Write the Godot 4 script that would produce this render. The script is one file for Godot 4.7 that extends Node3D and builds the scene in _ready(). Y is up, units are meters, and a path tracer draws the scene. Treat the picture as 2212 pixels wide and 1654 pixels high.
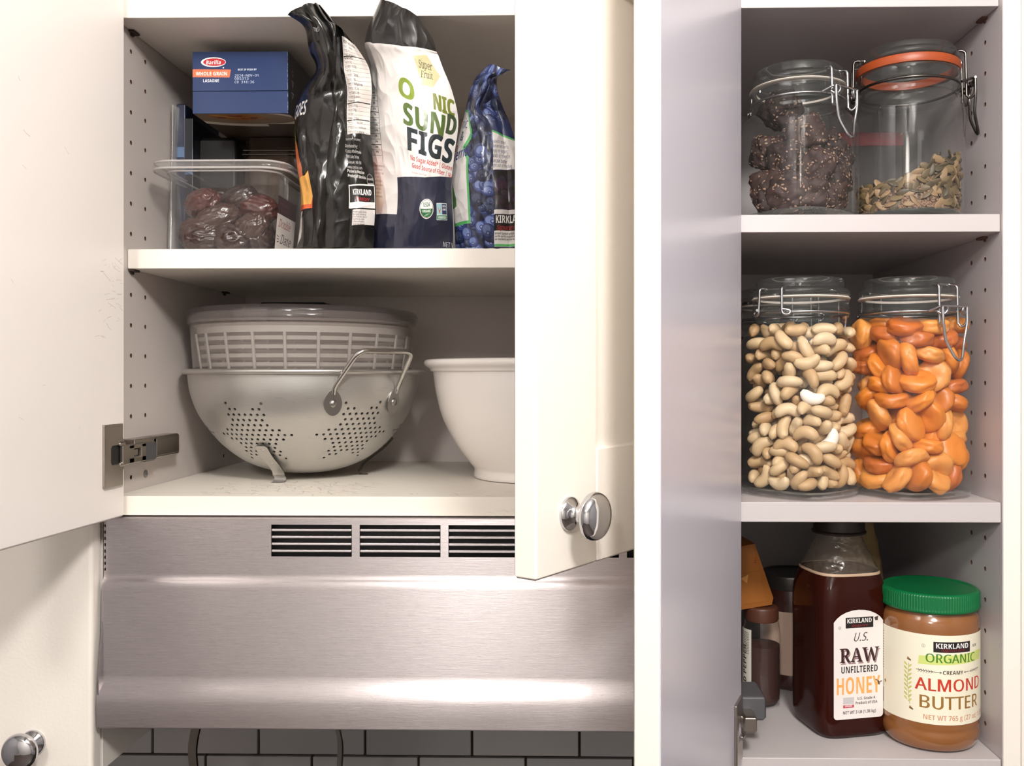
extends Node3D
# An open kitchen wall cabinet, a range hood and an open pantry cabinet with storage jars.
# Metres; x right, y up, z towards the camera; the cabinet fronts lie on z = 0, y = 0 is eye level.

const F := 1950.0          # focal length in pixels of a 2212 x 1654 picture
const D := 0.905           # camera distance from the cabinet fronts
const YAW := 0.0185
const PP := Vector2(1199.0, 810.0)

var taken := {}
var mats := {}
var rng := RandomNumberGenerator.new()
var shelf_y := 0.1308
var floor_a := -0.1222     # top of the bottom board, left cabinet


func P(px: float, py: float, z: float) -> Vector3:
	var d := Basis(Vector3.UP, YAW) * Vector3((px - PP.x) / F, -(py - PP.y) / F, -1.0)
	return Vector3(0, 0, D) + d * ((z - D) / d.z)


# ------------------------------------------------------------------ geometry
class Geo:
	var v := PackedVector3Array()
	var n := PackedVector3Array()
	var uv := PackedVector2Array()
	var ix := PackedInt32Array()
	var xf := Transform3D()

	func vert(p: Vector3, nn: Vector3, t := Vector2.ZERO) -> int:
		v.append(xf * p)
		n.append((xf.basis * nn).normalized())
		uv.append(t)
		return v.size() - 1

	func tri(a: int, b: int, c: int) -> void:
		var g := (v[b] - v[a]).cross(v[c] - v[a])
		if g.dot(n[a] + n[b] + n[c]) > 0.0:
			ix.append_array([a, c, b])
		else:
			ix.append_array([a, b, c])

	func quad(a: Vector3, b: Vector3, c: Vector3, d: Vector3, nn: Vector3, ua := Vector2(0, 0), ub := Vector2(1, 0), uc := Vector2(1, 1), ud := Vector2(0, 1)) -> void:
		var i := vert(a, nn, ua)
		vert(b, nn, ub)
		vert(c, nn, uc)
		vert(d, nn, ud)
		tri(i, i + 1, i + 2)
		tri(i, i + 2, i + 3)

	# rows[v][u]; the outside is du x dv (u to the right, v up, seen from outside)
	func grid(rows: Array, closed := false, u0 := 0.0, u1 := 1.0, v0 := 0.0, v1 := 1.0, us := PackedFloat32Array(), vs := PackedFloat32Array()) -> void:
		var nr := rows.size()
		var nc: int = rows[0].size()
		var base := v.size()
		var cols := nc + 1 if closed else nc
		for r in nr:
			var row: PackedVector3Array = rows[r]
			var up: PackedVector3Array = rows[mini(r + 1, nr - 1)]
			var dn: PackedVector3Array = rows[maxi(r - 1, 0)]
			for c in cols:
				var k := c % nc
				var a: Vector3
				var b: Vector3
				if closed:
					a = row[(k + 1) % nc]
					b = row[(k + nc - 1) % nc]
				else:
					a = row[mini(k + 1, nc - 1)]
					b = row[maxi(k - 1, 0)]
				var du := a - b
				var dv: Vector3 = up[k] - dn[k]
				if du.length_squared() < 1e-14:
					var q: PackedVector3Array = up if r == 0 else dn
					du = (q[(k + 1) % nc] - q[(k + nc - 1) % nc]) if closed else q[mini(k + 1, nc - 1)] - q[maxi(k - 1, 0)]
				var nn := du.cross(dv)
				if nn.length_squared() < 1e-20:
					nn = Vector3.UP
				var tu := us[c] if us.size() else lerpf(u0, u1, float(c) / (cols - 1))
				var tv := vs[r] if vs.size() else lerpf(v0, v1, float(r) / (nr - 1))
				vert(row[k], nn.normalized(), Vector2(tu, tv))
		for r in nr - 1:
			for c in cols - 1:
				var i := base + r * cols + c
				tri(i, i + 1, i + cols + 1)
				tri(i, i + cols + 1, i + cols)

	# profile of (radius, height), going up on the outside; sharp corners split
	func lathe(pf: Array, seg := 40, crease := 40.0, sq := 2.0, turn := 0.0, uv_on := false) -> void:
		var run := [pf[0]]
		for i in range(1, pf.size()):
			run.append(pf[i])
			var last := i == pf.size() - 1
			var cut := false
			if not last:
				var a: Vector2 = pf[i] - pf[i - 1]
				var b: Vector2 = pf[i + 1] - pf[i]
				cut = absf(rad_to_deg(a.angle_to(b))) > crease
			if last or cut:
				var rows := []
				for q in run:
					rows.append(ring(q.x, q.y, seg, sq, turn))
				grid(rows, true)
				run = [pf[i]]

	func ring(r: float, y: float, seg: int, sq := 2.0, turn := 0.0) -> PackedVector3Array:
		var o := PackedVector3Array()
		for k in seg:
			var a := TAU * k / seg
			var rr := r
			if sq > 2.01:
				rr = r / pow(pow(absf(cos(a - turn)), sq) + pow(absf(sin(a - turn)), sq), 1.0 / sq)
			o.append(Vector3(rr * sin(a), y, rr * cos(a)))
		return o

	func tube(path: PackedVector3Array, r: float, sides := 8, closed := false, flat := 1.0, hint := Vector3.UP) -> void:
		var m := path.size()
		var rows := []
		var up := hint
		var total := m + 1 if closed else m
		for i in total:
			var k := i % m
			var a := path[(k + 1) % m] if closed or k < m - 1 else path[k]
			var b := path[(k + m - 1) % m] if closed or k > 0 else path[k]
			var t := (a - b).normalized()
			if absf(t.dot(up)) > 0.97 and i == 0:
				up = Vector3.RIGHT if absf(t.x) < 0.9 else Vector3.BACK
			var s := t.cross(up).normalized()
			up = s.cross(t).normalized()
			var row := PackedVector3Array()
			for j in sides:
				var w := TAU * j / sides
				row.append(path[k] + s * cos(w) * r * flat + up * sin(w) * r)
			rows.append(row)
		grid(rows, true)
		if not closed:
			for e in 2:
				var row: PackedVector3Array = rows[0] if e == 0 else rows[rows.size() - 1]
				var q := path[0] if e == 0 else path[m - 1]
				var nn := (path[0] - path[1]).normalized() if e == 0 else (path[m - 1] - path[m - 2]).normalized()
				var c := vert(q, nn)
				var first := v.size()
				for p in row:
					vert(p, nn)
				for j in sides:
					tri(c, first + j, first + (j + 1) % sides)

	func box(lo: Vector3, hi: Vector3, bev := 0.001) -> void:
		var c := (lo + hi) * 0.5
		var h := (hi - lo) * 0.5
		var b := minf(bev, minf(h.x, minf(h.y, h.z)) * 0.9)
		var id := {}
		for sx in [-1, 1]:
			for sy in [-1, 1]:
				for sz in [-1, 1]:
					var s := Vector3(sx, sy, sz)
					for ax in 3:
						var p := c + h * s
						for o in 3:
							if o != ax:
								p[o] -= s[o] * b
						var nn := Vector3.ZERO
						nn[ax] = s[ax]
						var a1 := (ax + 1) % 3
						var a2 := (ax + 2) % 3
						id[[sx, sy, sz, ax]] = vert(p, nn, Vector2((p[a1] - lo[a1]) / maxf(hi[a1] - lo[a1], 1e-6), (p[a2] - lo[a2]) / maxf(hi[a2] - lo[a2], 1e-6)))
		for ax in 3:
			var a1 := (ax + 1) % 3
			var a2 := (ax + 2) % 3
			for s in [-1, 1]:
				var q := []
				for w in [[-1, -1], [1, -1], [1, 1], [-1, 1]]:
					var k := [0, 0, 0, ax]
					k[ax] = s
					k[a1] = w[0]
					k[a2] = w[1]
					q.append(id[k])
				tri(q[0], q[1], q[2])
				tri(q[0], q[2], q[3])
			for s1 in [-1, 1]:
				for s2 in [-1, 1]:
					var q := []
					for e in [[-1, a1], [1, a1], [1, a2], [-1, a2]]:
						var k := [0, 0, 0, e[1]]
						k[ax] = e[0]
						k[a1] = s1
						k[a2] = s2
						q.append(id[k])
					tri(q[0], q[1], q[2])
					tri(q[0], q[2], q[3])
		for sx in [-1, 1]:
			for sy in [-1, 1]:
				for sz in [-1, 1]:
					tri(id[[sx, sy, sz, 0]], id[[sx, sy, sz, 1]], id[[sx, sy, sz, 2]])

	# a flat outline (x, y) given thickness along z
	func prism(pts: PackedVector2Array, z0: float, z1: float, lip := 0.0) -> void:
		var m := pts.size()
		var t := Geometry2D.triangulate_polygon(pts)
		var area := 0.0
		for i in m:
			area += pts[i].cross(pts[(i + 1) % m])
		var sgn := signf(area)
		for s in 2:
			var z := z0 if s == 0 else z1
			var nn := Vector3(0, 0, -1 if s == 0 else 1) * signf(z1 - z0)
			var first := v.size()
			for p in pts:
				vert(Vector3(p.x, p.y, z), nn, p)
			for k in range(0, t.size(), 3):
				tri(first + t[k], first + t[k + 1], first + t[k + 2])
		for i in m:
			var a := pts[i]
			var b := pts[(i + 1) % m]
			var e := (b - a).normalized()
			var nn := Vector3(e.y, -e.x, 0) * sgn
			quad(Vector3(a.x, a.y, z0), Vector3(b.x, b.y, z0), Vector3(b.x, b.y, z1), Vector3(a.x, a.y, z1), nn)

	func blob(rad: Vector3, seg: int, rings: int, f: Callable) -> void:
		var rows := []
		for r in rings + 1:
			var th := -PI / 2 + PI * r / rings
			var row := PackedVector3Array()
			for k in seg:
				var a := TAU * k / seg
				var d := Vector3(cos(th) * sin(a), sin(th), cos(th) * cos(a))
				row.append(d * rad * (f.call(d) if f.is_valid() else 1.0))
			rows.append(row)
		grid(rows, true)

	func torus(R: float, r: float, y: float, seg := 40, sides := 8, squash := 1.0) -> void:
		var p := PackedVector3Array()
		for k in seg:
			var a := TAU * k / seg
			p.append(Vector3(R * sin(a), y, R * cos(a)))
		tube(p, r, sides, true, squash)

	func done() -> ArrayMesh:
		var a := []
		a.resize(Mesh.ARRAY_MAX)
		a[Mesh.ARRAY_VERTEX] = v
		a[Mesh.ARRAY_NORMAL] = n
		a[Mesh.ARRAY_TEX_UV] = uv
		a[Mesh.ARRAY_INDEX] = ix
		var m := ArrayMesh.new()
		m.add_surface_from_arrays(Mesh.PRIMITIVE_TRIANGLES, a)
		return m


# ------------------------------------------------------------------ print
class Canvas:
	var im: Image
	var w: int
	var h: int
	static var cache := {}

	func _init(ww: int, hh: int, c: Color) -> void:
		w = ww
		h = hh
		im = Image.create_empty(w, h, false, Image.FORMAT_RGBA8)
		im.fill(c)

	func rect(x: float, y: float, ww: float, hh: float, c: Color) -> void:
		im.fill_rect(Rect2i(int(x), int(y), int(ww), int(hh)), c)

	func poly(p: PackedVector2Array, c: Color) -> void:
		var lo := 1e9
		var hi := -1e9
		for q in p:
			lo = minf(lo, q.y)
			hi = maxf(hi, q.y)
		for y in range(maxi(0, int(floor(lo))), mini(h - 1, int(ceil(hi))) + 1):
			var yy := y + 0.5
			var xs := []
			for i in p.size():
				var a := p[i]
				var b := p[(i + 1) % p.size()]
				if (a.y <= yy) != (b.y <= yy):
					xs.append(a.x + (yy - a.y) / (b.y - a.y) * (b.x - a.x))
			xs.sort()
			for k in range(0, xs.size() - 1, 2):
				var x0 := int(round(xs[k]))
				var x1 := int(round(xs[k + 1]))
				if x1 > x0:
					im.fill_rect(Rect2i(x0, y, x1 - x0, 1), c)

	func oval(cx: float, cy: float, rx: float, ry: float, c: Color, rot := 0.0) -> void:
		var p := PackedVector2Array()
		for k in 40:
			var a := TAU * k / 40
			p.append(Vector2(cx, cy) + Vector2(rx * cos(a), ry * sin(a)).rotated(rot))
		poly(p, c)

	func line(p: PackedVector2Array, wd: float, c: Color) -> void:
		for i in p.size() - 1:
			var a := p[i]
			var b := p[i + 1]
			var s := (b - a).normalized().orthogonal() * wd * 0.5
			poly(PackedVector2Array([a + s, b + s, b - s, a - s]), c)
			if wd > 3.0:
				oval(b.x, b.y, wd * 0.5, wd * 0.5, c)

	# cap height size, at the left end of the base line (anchor 0), its middle (0.5) or its right end (1)
	func text(s: String, x: float, y: float, size: float, c: Color, font := "Droid Sans", bold := false, rot := 0.0, anchor := 0.0, wide := 1.0, shear := 0.0) -> float:
		var key := [s, font, bold]
		if not cache.has(key):
			cache[key] = [outline(s, font, bold), outline("H", font, bold)]
		var t: PackedVector2Array = cache[key][0]
		var hh: PackedVector2Array = cache[key][1]
		if t.is_empty() or hh.is_empty():
			return 0.0
		var y0 := 1e9
		var y1 := -1e9
		for q in hh:
			y0 = minf(y0, q.y)
			y1 = maxf(y1, q.y)
		var x0 := 1e9
		var x1 := -1e9
		for q in t:
			x0 = minf(x0, q.x)
			x1 = maxf(x1, q.x)
		var k := size / (y1 - y0)
		for i in range(0, t.size() - 2, 3):
			var p := PackedVector2Array()
			for j in 3:
				var q := Vector2((t[i + j].x - x0 - anchor * (x1 - x0)) * k * wide, -(t[i + j].y - y0) * k)
				q.x -= q.y * shear
				p.append(Vector2(x, y) + q.rotated(rot))
			poly(p, c)
		return (x1 - x0) * k * wide

	func outline(s: String, font: String, bold: bool) -> PackedVector2Array:
		var f := SystemFont.new()
		f.font_names = PackedStringArray([font])
		f.font_weight = 700 if bold else 400
		var tm := TextMesh.new()
		tm.font = f
		tm.font_size = 64
		tm.depth = 0.0
		tm.text = s
		var o := PackedVector2Array()
		if tm.get_surface_count() == 0:
			return o
		var a := tm.surface_get_arrays(0)
		var vv: PackedVector3Array = a[Mesh.ARRAY_VERTEX]
		var ii: PackedInt32Array = a[Mesh.ARRAY_INDEX] if a[Mesh.ARRAY_INDEX] != null else PackedInt32Array(range(vv.size()))
		for i in ii:
			o.append(Vector2(vv[i].x, vv[i].y))
		return o

	func tex() -> ImageTexture:
		return ImageTexture.create_from_image(im)


# ------------------------------------------------------------------ nodes
func numbered(s: String) -> String:
	var k: int = taken.get(s, 0)
	taken[s] = k + 1
	return s if k == 0 else "%s_%03d" % [s, k]


func tag(o: Node, label: String, category: String, group := "") -> Node:
	o.set_meta("label", label)
	o.set_meta("category", category)
	if group:
		o.set_meta("group", group)
	return o


func thing(called: String, label: String, category: String, at := Vector3.ZERO, turn := 0.0, group := "") -> Node3D:
	var o := Node3D.new()
	o.name = numbered(called)
	add_child(o)
	o.position = at
	o.rotation.y = turn
	tag(o, label, category, group)
	return o


func part(called: String, shape: Variant, m: Material, parent: Node, label := "") -> MeshInstance3D:
	var o := MeshInstance3D.new()
	o.name = called
	o.mesh = shape.done() if shape is Geo else shape
	o.material_override = m
	parent.add_child(o, true)
	if label:
		o.set_meta("label", label)
	return o


func single(called: String, shape: Variant, m: Material, label: String, category: String, at := Vector3.ZERO, group := "") -> MeshInstance3D:
	var o := part(numbered(called), shape, m, self)
	o.position = at
	tag(o, label, category, group)
	return o


func struct(called: String, shape: Variant, m: Material, label := "", category := "wall") -> MeshInstance3D:
	var o := part(numbered(called), shape, m, self)
	o.set_meta("kind", "structure")
	tag(o, label, category)
	return o


func box(lo: Vector3, hi: Vector3, bev := 0.001) -> Geo:
	var g := Geo.new()
	g.box(lo, hi, bev)
	return g


func M(called: String, c := Color.WHITE, rough := 0.5, metal := 0.0, more := {}) -> StandardMaterial3D:
	if mats.has(called):
		return mats[called]
	var m := StandardMaterial3D.new()
	m.resource_name = called
	m.albedo_color = c
	m.roughness = rough
	m.metallic = metal
	for k in more:
		m.set(k, more[k])
	mats[called] = m
	return m


func rgb(r: float, g: float, b: float, a := 1.0) -> Color:
	return Color(r / 255.0, g / 255.0, b / 255.0, a)


func noise_tex(freq: float, size := 512, normal := false, strength := 4.0, sd := 1, ramp: Gradient = null, oct := 3, kind := FastNoiseLite.TYPE_SIMPLEX_SMOOTH, ridged := false) -> NoiseTexture2D:
	var fn := FastNoiseLite.new()
	fn.noise_type = kind
	fn.seed = sd
	fn.frequency = freq
	fn.fractal_octaves = oct
	if ridged:
		fn.fractal_type = FastNoiseLite.FRACTAL_RIDGED
	var t := NoiseTexture2D.new()
	t.width = size
	t.height = size
	t.seamless = true
	t.noise = fn
	t.as_normal_map = normal
	t.bump_strength = strength
	if ramp:
		t.color_ramp = ramp
	return t


func printed(called: String, c: Canvas, rough := 0.4, more := {}) -> StandardMaterial3D:
	var m := M(called, Color.WHITE, rough, 0.0, more)
	m.albedo_texture = c.tex()
	m.texture_repeat = false
	return m


func smooth_path(pts: Array, per := 6, closed := false) -> PackedVector3Array:
	var o := PackedVector3Array()
	var m := pts.size()
	for i in (m if closed else m - 1):
		var a: Vector3 = pts[(i + m - 1) % m] if closed or i > 0 else pts[0]
		var b: Vector3 = pts[i]
		var c: Vector3 = pts[(i + 1) % m]
		var d: Vector3 = pts[(i + 2) % m] if closed or i < m - 2 else pts[m - 1]
		for k in per:
			o.append(b.cubic_interpolate(c, a, d, float(k) / per))
	if not closed:
		o.append(pts[m - 1])
	return o


# corners of a path made round
func round_path(pts: Array, r: float, closed := false, per := 5) -> PackedVector3Array:
	var o := PackedVector3Array()
	var m := pts.size()
	for i in m:
		var b: Vector3 = pts[i]
		if not closed and (i == 0 or i == m - 1):
			o.append(b)
			continue
		var a: Vector3 = pts[(i + m - 1) % m]
		var c: Vector3 = pts[(i + 1) % m]
		var ra := minf(r, a.distance_to(b) * 0.48)
		var rc := minf(r, c.distance_to(b) * 0.48)
		var p := b + (a - b).normalized() * ra
		var q := b + (c - b).normalized() * rc
		for k in per + 1:
			var t := float(k) / per
			o.append(p.lerp(b, t).lerp(b.lerp(q, t), t))
	return o


func v2(a: Array) -> Array:
	var o := []
	for q in a:
		o.append(Vector2(q[0], q[1]))
	return o


func _ready() -> void:
	rng.seed = 7
	# camera
	var cam := Camera3D.new()
	cam.name = "camera"
	add_child(cam)
	cam.position = Vector3(0, 0, D)
	cam.rotation.y = YAW
	cam.keep_aspect = Camera3D.KEEP_HEIGHT
	var near := 0.05
	cam.set_frustum(1654.0 / F * near, Vector2((1106.0 - PP.x) / F, -(827.0 - PP.y) / F) * near, near, 50.0)
	cam.current = true
	# sky and exposure
	var env := Environment.new()
	env.background_mode = Environment.BG_COLOR
	env.background_color = Color(0.02, 0.02, 0.025)
	env.tonemap_mode = Environment.TONE_MAPPER_LINEAR
	env.tonemap_exposure = 1.0
	env.sdfgi_enabled = true
	env.ssao_enabled = true
	env.ssil_enabled = true
	var we := WorldEnvironment.new()
	we.name = "world_environment"
	we.environment = env
	add_child(we)
	# the kitchen's ceiling lamp, and a second one added as fill light
	ceiling_lamp(Vector3(0.2, 0.655, 1.08), 1.3, 0.13, "white glass ceiling globe nearest the open cabinets")
	ceiling_lamp(Vector3(-0.3, 0.655, 1.95), 0.95, 0.13, "unseen white glass ceiling globe added further back as fill light")  # unseen, added to brighten the lower shelves and the hood's reflection
	materials()
	room()
	cabinet_left()
	cabinet_beside()
	pantry()
	hood()
	colander()
	spinner()
	mixing_bowl()
	hanging_hoop()
	top_shelf()
	jars()
	pantry_bottom()


func ceiling_lamp(at: Vector3, energy: float, r: float, label: String) -> void:
	var t := thing("ceiling_lamp", label, "lamp", at)
	var g := Geo.new()
	g.blob(Vector3(r, r * 0.8, r), 32, 16, func(_d): return 1.0)
	part("glass_globe", g, M("lamp_glass", Color(1, 0.97, 0.92), 0.3, 0.0, {"emission_enabled": true, "emission": Color(1, 0.98, 0.95), "emission_energy_multiplier": 2.5}), t)
	g = Geo.new()
	g.lathe(v2([[0.03, 0.095], [0.05, 0.1], [0.08, 0.17], [0.09, 0.205], [0, 0.205]]), 32)
	part("ceiling_rose", g, M("lamp_metal", Color(0.8, 0.8, 0.8), 0.3, 1.0), t)
	var l := OmniLight3D.new()
	l.name = "lamp_light"
	l.light_color = Color(1, 0.985, 0.968)
	l.light_energy = energy
	l.light_size = 0.09
	l.omni_range = 8.0
	l.omni_attenuation = 2.0
	l.shadow_enabled = true
	t.add_child(l)


func materials() -> void:
	var peel := noise_tex(0.045, 512, true, 3.0, 3)
	var tri := {"uv1_triplanar": true, "uv1_scale": Vector3(9, 9, 9), "normal_enabled": true, "normal_texture": peel, "normal_scale": 0.12}
	M("cream_paint", rgb(238, 231, 222), 0.38, 0.0, tri)
	M("white_melamine", rgb(203, 194, 189), 0.42, 0.0, {"uv1_triplanar": true, "uv1_scale": Vector3(5, 5, 5), "normal_enabled": true, "normal_texture": peel, "normal_scale": 0.05})
	M("cool_melamine", rgb(190, 183, 183), 0.4)
	M("door_lining", rgb(202, 198, 208), 0.26, 0.0, {"uv1_triplanar": true, "uv1_scale": Vector3(2, 2, 2), "normal_enabled": true, "normal_texture": noise_tex(0.01, 512, true, 2.0, 5), "normal_scale": 0.05})
	M("dark_gap", rgb(28, 20, 18), 0.7)
	M("hole_brown", rgb(96, 66, 52), 0.8)
	M("chrome", rgb(205, 205, 208), 0.06, 1.0)
	M("nickel", rgb(176, 168, 160), 0.28, 1.0)
	M("damper_grey", rgb(78, 78, 81), 0.45)
	M("wire", rgb(190, 190, 192), 0.22, 1.0)
	M("black", rgb(14, 13, 13), 0.5)
	M("glass", Color(0.6, 0.64, 0.62, 0.015), 0.02, 0.0, {"metallic_specular": 0.46, "transparency": BaseMaterial3D.TRANSPARENCY_ALPHA})
	M("inner_glass", Color(0.6, 0.64, 0.62, 0.01), 0.03, 0.0, {"metallic_specular": 0.12, "transparency": BaseMaterial3D.TRANSPARENCY_ALPHA})
	M("thick_glass", Color(0.5, 0.56, 0.53, 0.1), 0.03, 0.0, {"transparency": BaseMaterial3D.TRANSPARENCY_ALPHA})
	M("clear_plastic", Color(0.8, 0.8, 0.8, 0.1), 0.06, 0.0, {"transparency": BaseMaterial3D.TRANSPARENCY_ALPHA})


func room() -> void:
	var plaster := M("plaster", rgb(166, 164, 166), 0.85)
	var ceil := M("ceiling_white", rgb(206, 203, 200), 0.9)
	var x0 := -1.7
	var x1 := 1.6
	var z0 := -0.398
	var z1 := 2.9
	var y0 := -1.45
	var y1 := 0.86
	var b := struct("wall_back", box(Vector3(x0, y0, z0 - 0.1), Vector3(x1, y1, z0)), M("grout", rgb(74, 58, 46), 0.9), "kitchen wall with white subway tiles behind the range hood")
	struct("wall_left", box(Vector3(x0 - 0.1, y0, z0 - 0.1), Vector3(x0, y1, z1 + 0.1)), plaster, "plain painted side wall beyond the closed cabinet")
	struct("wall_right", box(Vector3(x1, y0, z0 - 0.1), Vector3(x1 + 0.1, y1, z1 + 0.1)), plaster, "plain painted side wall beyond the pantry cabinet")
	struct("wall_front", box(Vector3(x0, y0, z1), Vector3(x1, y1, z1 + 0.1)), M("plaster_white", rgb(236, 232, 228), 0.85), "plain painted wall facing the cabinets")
	struct("floor", box(Vector3(x0 - 0.1, y0 - 0.1, z0 - 0.1), Vector3(x1 + 0.1, y0, z1 + 0.1)), M("floor_wood", rgb(96, 84, 78), 0.5), "brown kitchen floor", "floor")
	struct("ceiling", box(Vector3(x0 - 0.1, y1, z0 - 0.1), Vector3(x1 + 0.1, y1 + 0.1, z1 + 0.1)), ceil, "white kitchen ceiling", "ceiling")
	struct("trim_1", box(Vector3(-0.95, 0.42, z0), Vector3(0.7, y1, -0.02)), M("cream_paint"), "cream boxed soffit above the cabinets", "trim")
	# subway tiles, each its own piece
	var glaze := [M("tile_a", rgb(180, 178, 178), 0.2), M("tile_b", rgb(173, 172, 172), 0.22), M("tile_c", rgb(185, 182, 180), 0.18)]  # white tiles toned grey, so the colour carries the shade under the hood
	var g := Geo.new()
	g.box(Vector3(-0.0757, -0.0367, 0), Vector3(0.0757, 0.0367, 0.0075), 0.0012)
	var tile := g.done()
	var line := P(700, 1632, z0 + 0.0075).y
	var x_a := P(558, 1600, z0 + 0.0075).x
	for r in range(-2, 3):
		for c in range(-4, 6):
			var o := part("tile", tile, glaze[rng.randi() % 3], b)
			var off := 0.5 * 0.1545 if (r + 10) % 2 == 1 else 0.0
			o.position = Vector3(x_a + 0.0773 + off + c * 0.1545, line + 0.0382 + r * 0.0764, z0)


# a panel face across x with bored holes; the rest of the board is a box
func bored_panel(called: String, x: float, dir: float, thick: float, lo: Vector2, hi: Vector2, cols: Array, m: Material, parent: Node) -> void:
	# lo, hi are (z, y); cols are [z, [y...]]
	var g := Geo.new()
	var holes := Geo.new()
	var nn := Vector3(dir, 0, 0)
	var a := 0.006
	var r := 0.0024
	cols.sort_custom(func(p, q): return p[0] < q[0])
	var z := lo.x
	for col in cols:
		var zc: float = col[0]
		g.quad(Vector3(x, lo.y, z), Vector3(x, lo.y, zc - a), Vector3(x, hi.y, zc - a), Vector3(x, hi.y, z), nn)
		var ys: Array = col[1].duplicate()
		ys.sort()
		var y := lo.y
		for yc in ys:
			g.quad(Vector3(x, y, zc - a), Vector3(x, y, zc + a), Vector3(x, yc - a, zc + a), Vector3(x, yc - a, zc - a), nn)
			for k in 16:
				var q := []
				for j in 2:
					var w := TAU * (k + j) / 16.0
					var cs := Vector2(cos(w), sin(w))
					q.append(cs * a / maxf(absf(cs.x), absf(cs.y)))
					q.append(cs * r)
				g.quad(Vector3(x, yc + q[0].y, zc + q[0].x), Vector3(x, yc + q[2].y, zc + q[2].x), Vector3(x, yc + q[3].y, zc + q[3].x), Vector3(x, yc + q[1].y, zc + q[1].x), nn)
				var i1 := Vector3(x, yc + q[1].y, zc + q[1].x)
				var i2 := Vector3(x, yc + q[3].y, zc + q[3].x)
				var deep := Vector3(-dir * minf(0.008, thick * 0.7), 0, 0)
				var inn := -Vector3(0, q[1].y, q[1].x).normalized()
				holes.quad(i1, i2, i2 + deep, i1 + deep, inn)
				var c0 := Vector3(x, yc, zc) + deep
				holes.quad(c0, i1 + deep, i2 + deep, c0, nn)
			y = yc + a
		g.quad(Vector3(x, y, zc - a), Vector3(x, y, zc + a), Vector3(x, hi.y, zc + a), Vector3(x, hi.y, zc - a), nn)
		z = zc + a
	g.quad(Vector3(x, lo.y, z), Vector3(x, lo.y, hi.x), Vector3(x, hi.y, hi.x), Vector3(x, hi.y, z), nn)
	var o := x - dir * thick
	g.quad(Vector3(o, lo.y, lo.x), Vector3(o, lo.y, hi.x), Vector3(o, hi.y, hi.x), Vector3(o, hi.y, lo.x), -nn)
	g.quad(Vector3(x, lo.y, hi.x), Vector3(o, lo.y, hi.x), Vector3(o, hi.y, hi.x), Vector3(x, hi.y, hi.x), Vector3(0, 0, 1))
	g.quad(Vector3(x, lo.y, lo.x), Vector3(o, lo.y, lo.x), Vector3(o, hi.y, lo.x), Vector3(x, hi.y, lo.x), Vector3(0, 0, -1))
	g.quad(Vector3(x, lo.y, lo.x), Vector3(o, lo.y, lo.x), Vector3(o, lo.y, hi.x), Vector3(x, lo.y, hi.x), Vector3(0, -1, 0))
	g.quad(Vector3(x, hi.y, lo.x), Vector3(o, hi.y, lo.x), Vector3(o, hi.y, hi.x), Vector3(x, hi.y, hi.x), Vector3(0, 1, 0))
	var p := part(called, g, m, parent)
	part("pin_hole", holes, M("hole_brown"), p).set_meta("kind", "stuff")


func scratches(c: Canvas, area: Rect2, count: int, col: Color, length := 20.0, lean := 0.0) -> void:
	for i in count:
		var p := area.position + Vector2(rng.randf() * area.size.x, rng.randf() * area.size.y)
		var a := lean + rng.randfn(0.0, 0.45)
		var l := length * rng.randf_range(0.3, 1.5)
		var bend := rng.randfn(0.0, 0.12)
		var pts := PackedVector2Array([p])
		for k in 4:
			p += Vector2(cos(a + bend * k), sin(a + bend * k)) * l / 4
			pts.append(p)
		c.line(pts, rng.randf_range(1.0, 2.2), c.im.get_pixelv(Vector2i(2, 2)).lerp(col, rng.randf_range(0.15, 0.5)))


func knob(parent: Node, at: Transform3D) -> void:
	var g := Geo.new()
	var pf := round_path([Vector3(0.0125, 0, 0), Vector3(0.0125, 0.0025, 0), Vector3(0.0095, 0.005, 0), Vector3(0.0062, 0.008, 0), Vector3(0.0058, 0.0125, 0), Vector3(0.0078, 0.0158, 0), Vector3(0.0165, 0.0182, 0), Vector3(0.0178, 0.0225, 0), Vector3(0.0155, 0.0272, 0), Vector3(0.0085, 0.0298, 0), Vector3(0, 0.0305, 0)], 0.003)
	var q := []
	for p in pf:
		q.append(Vector2(p.x, p.y))
	g.lathe(q, 40, 60.0)
	part("knob", g, M("chrome"), parent, "polished chrome mushroom knob").transform = at


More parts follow.
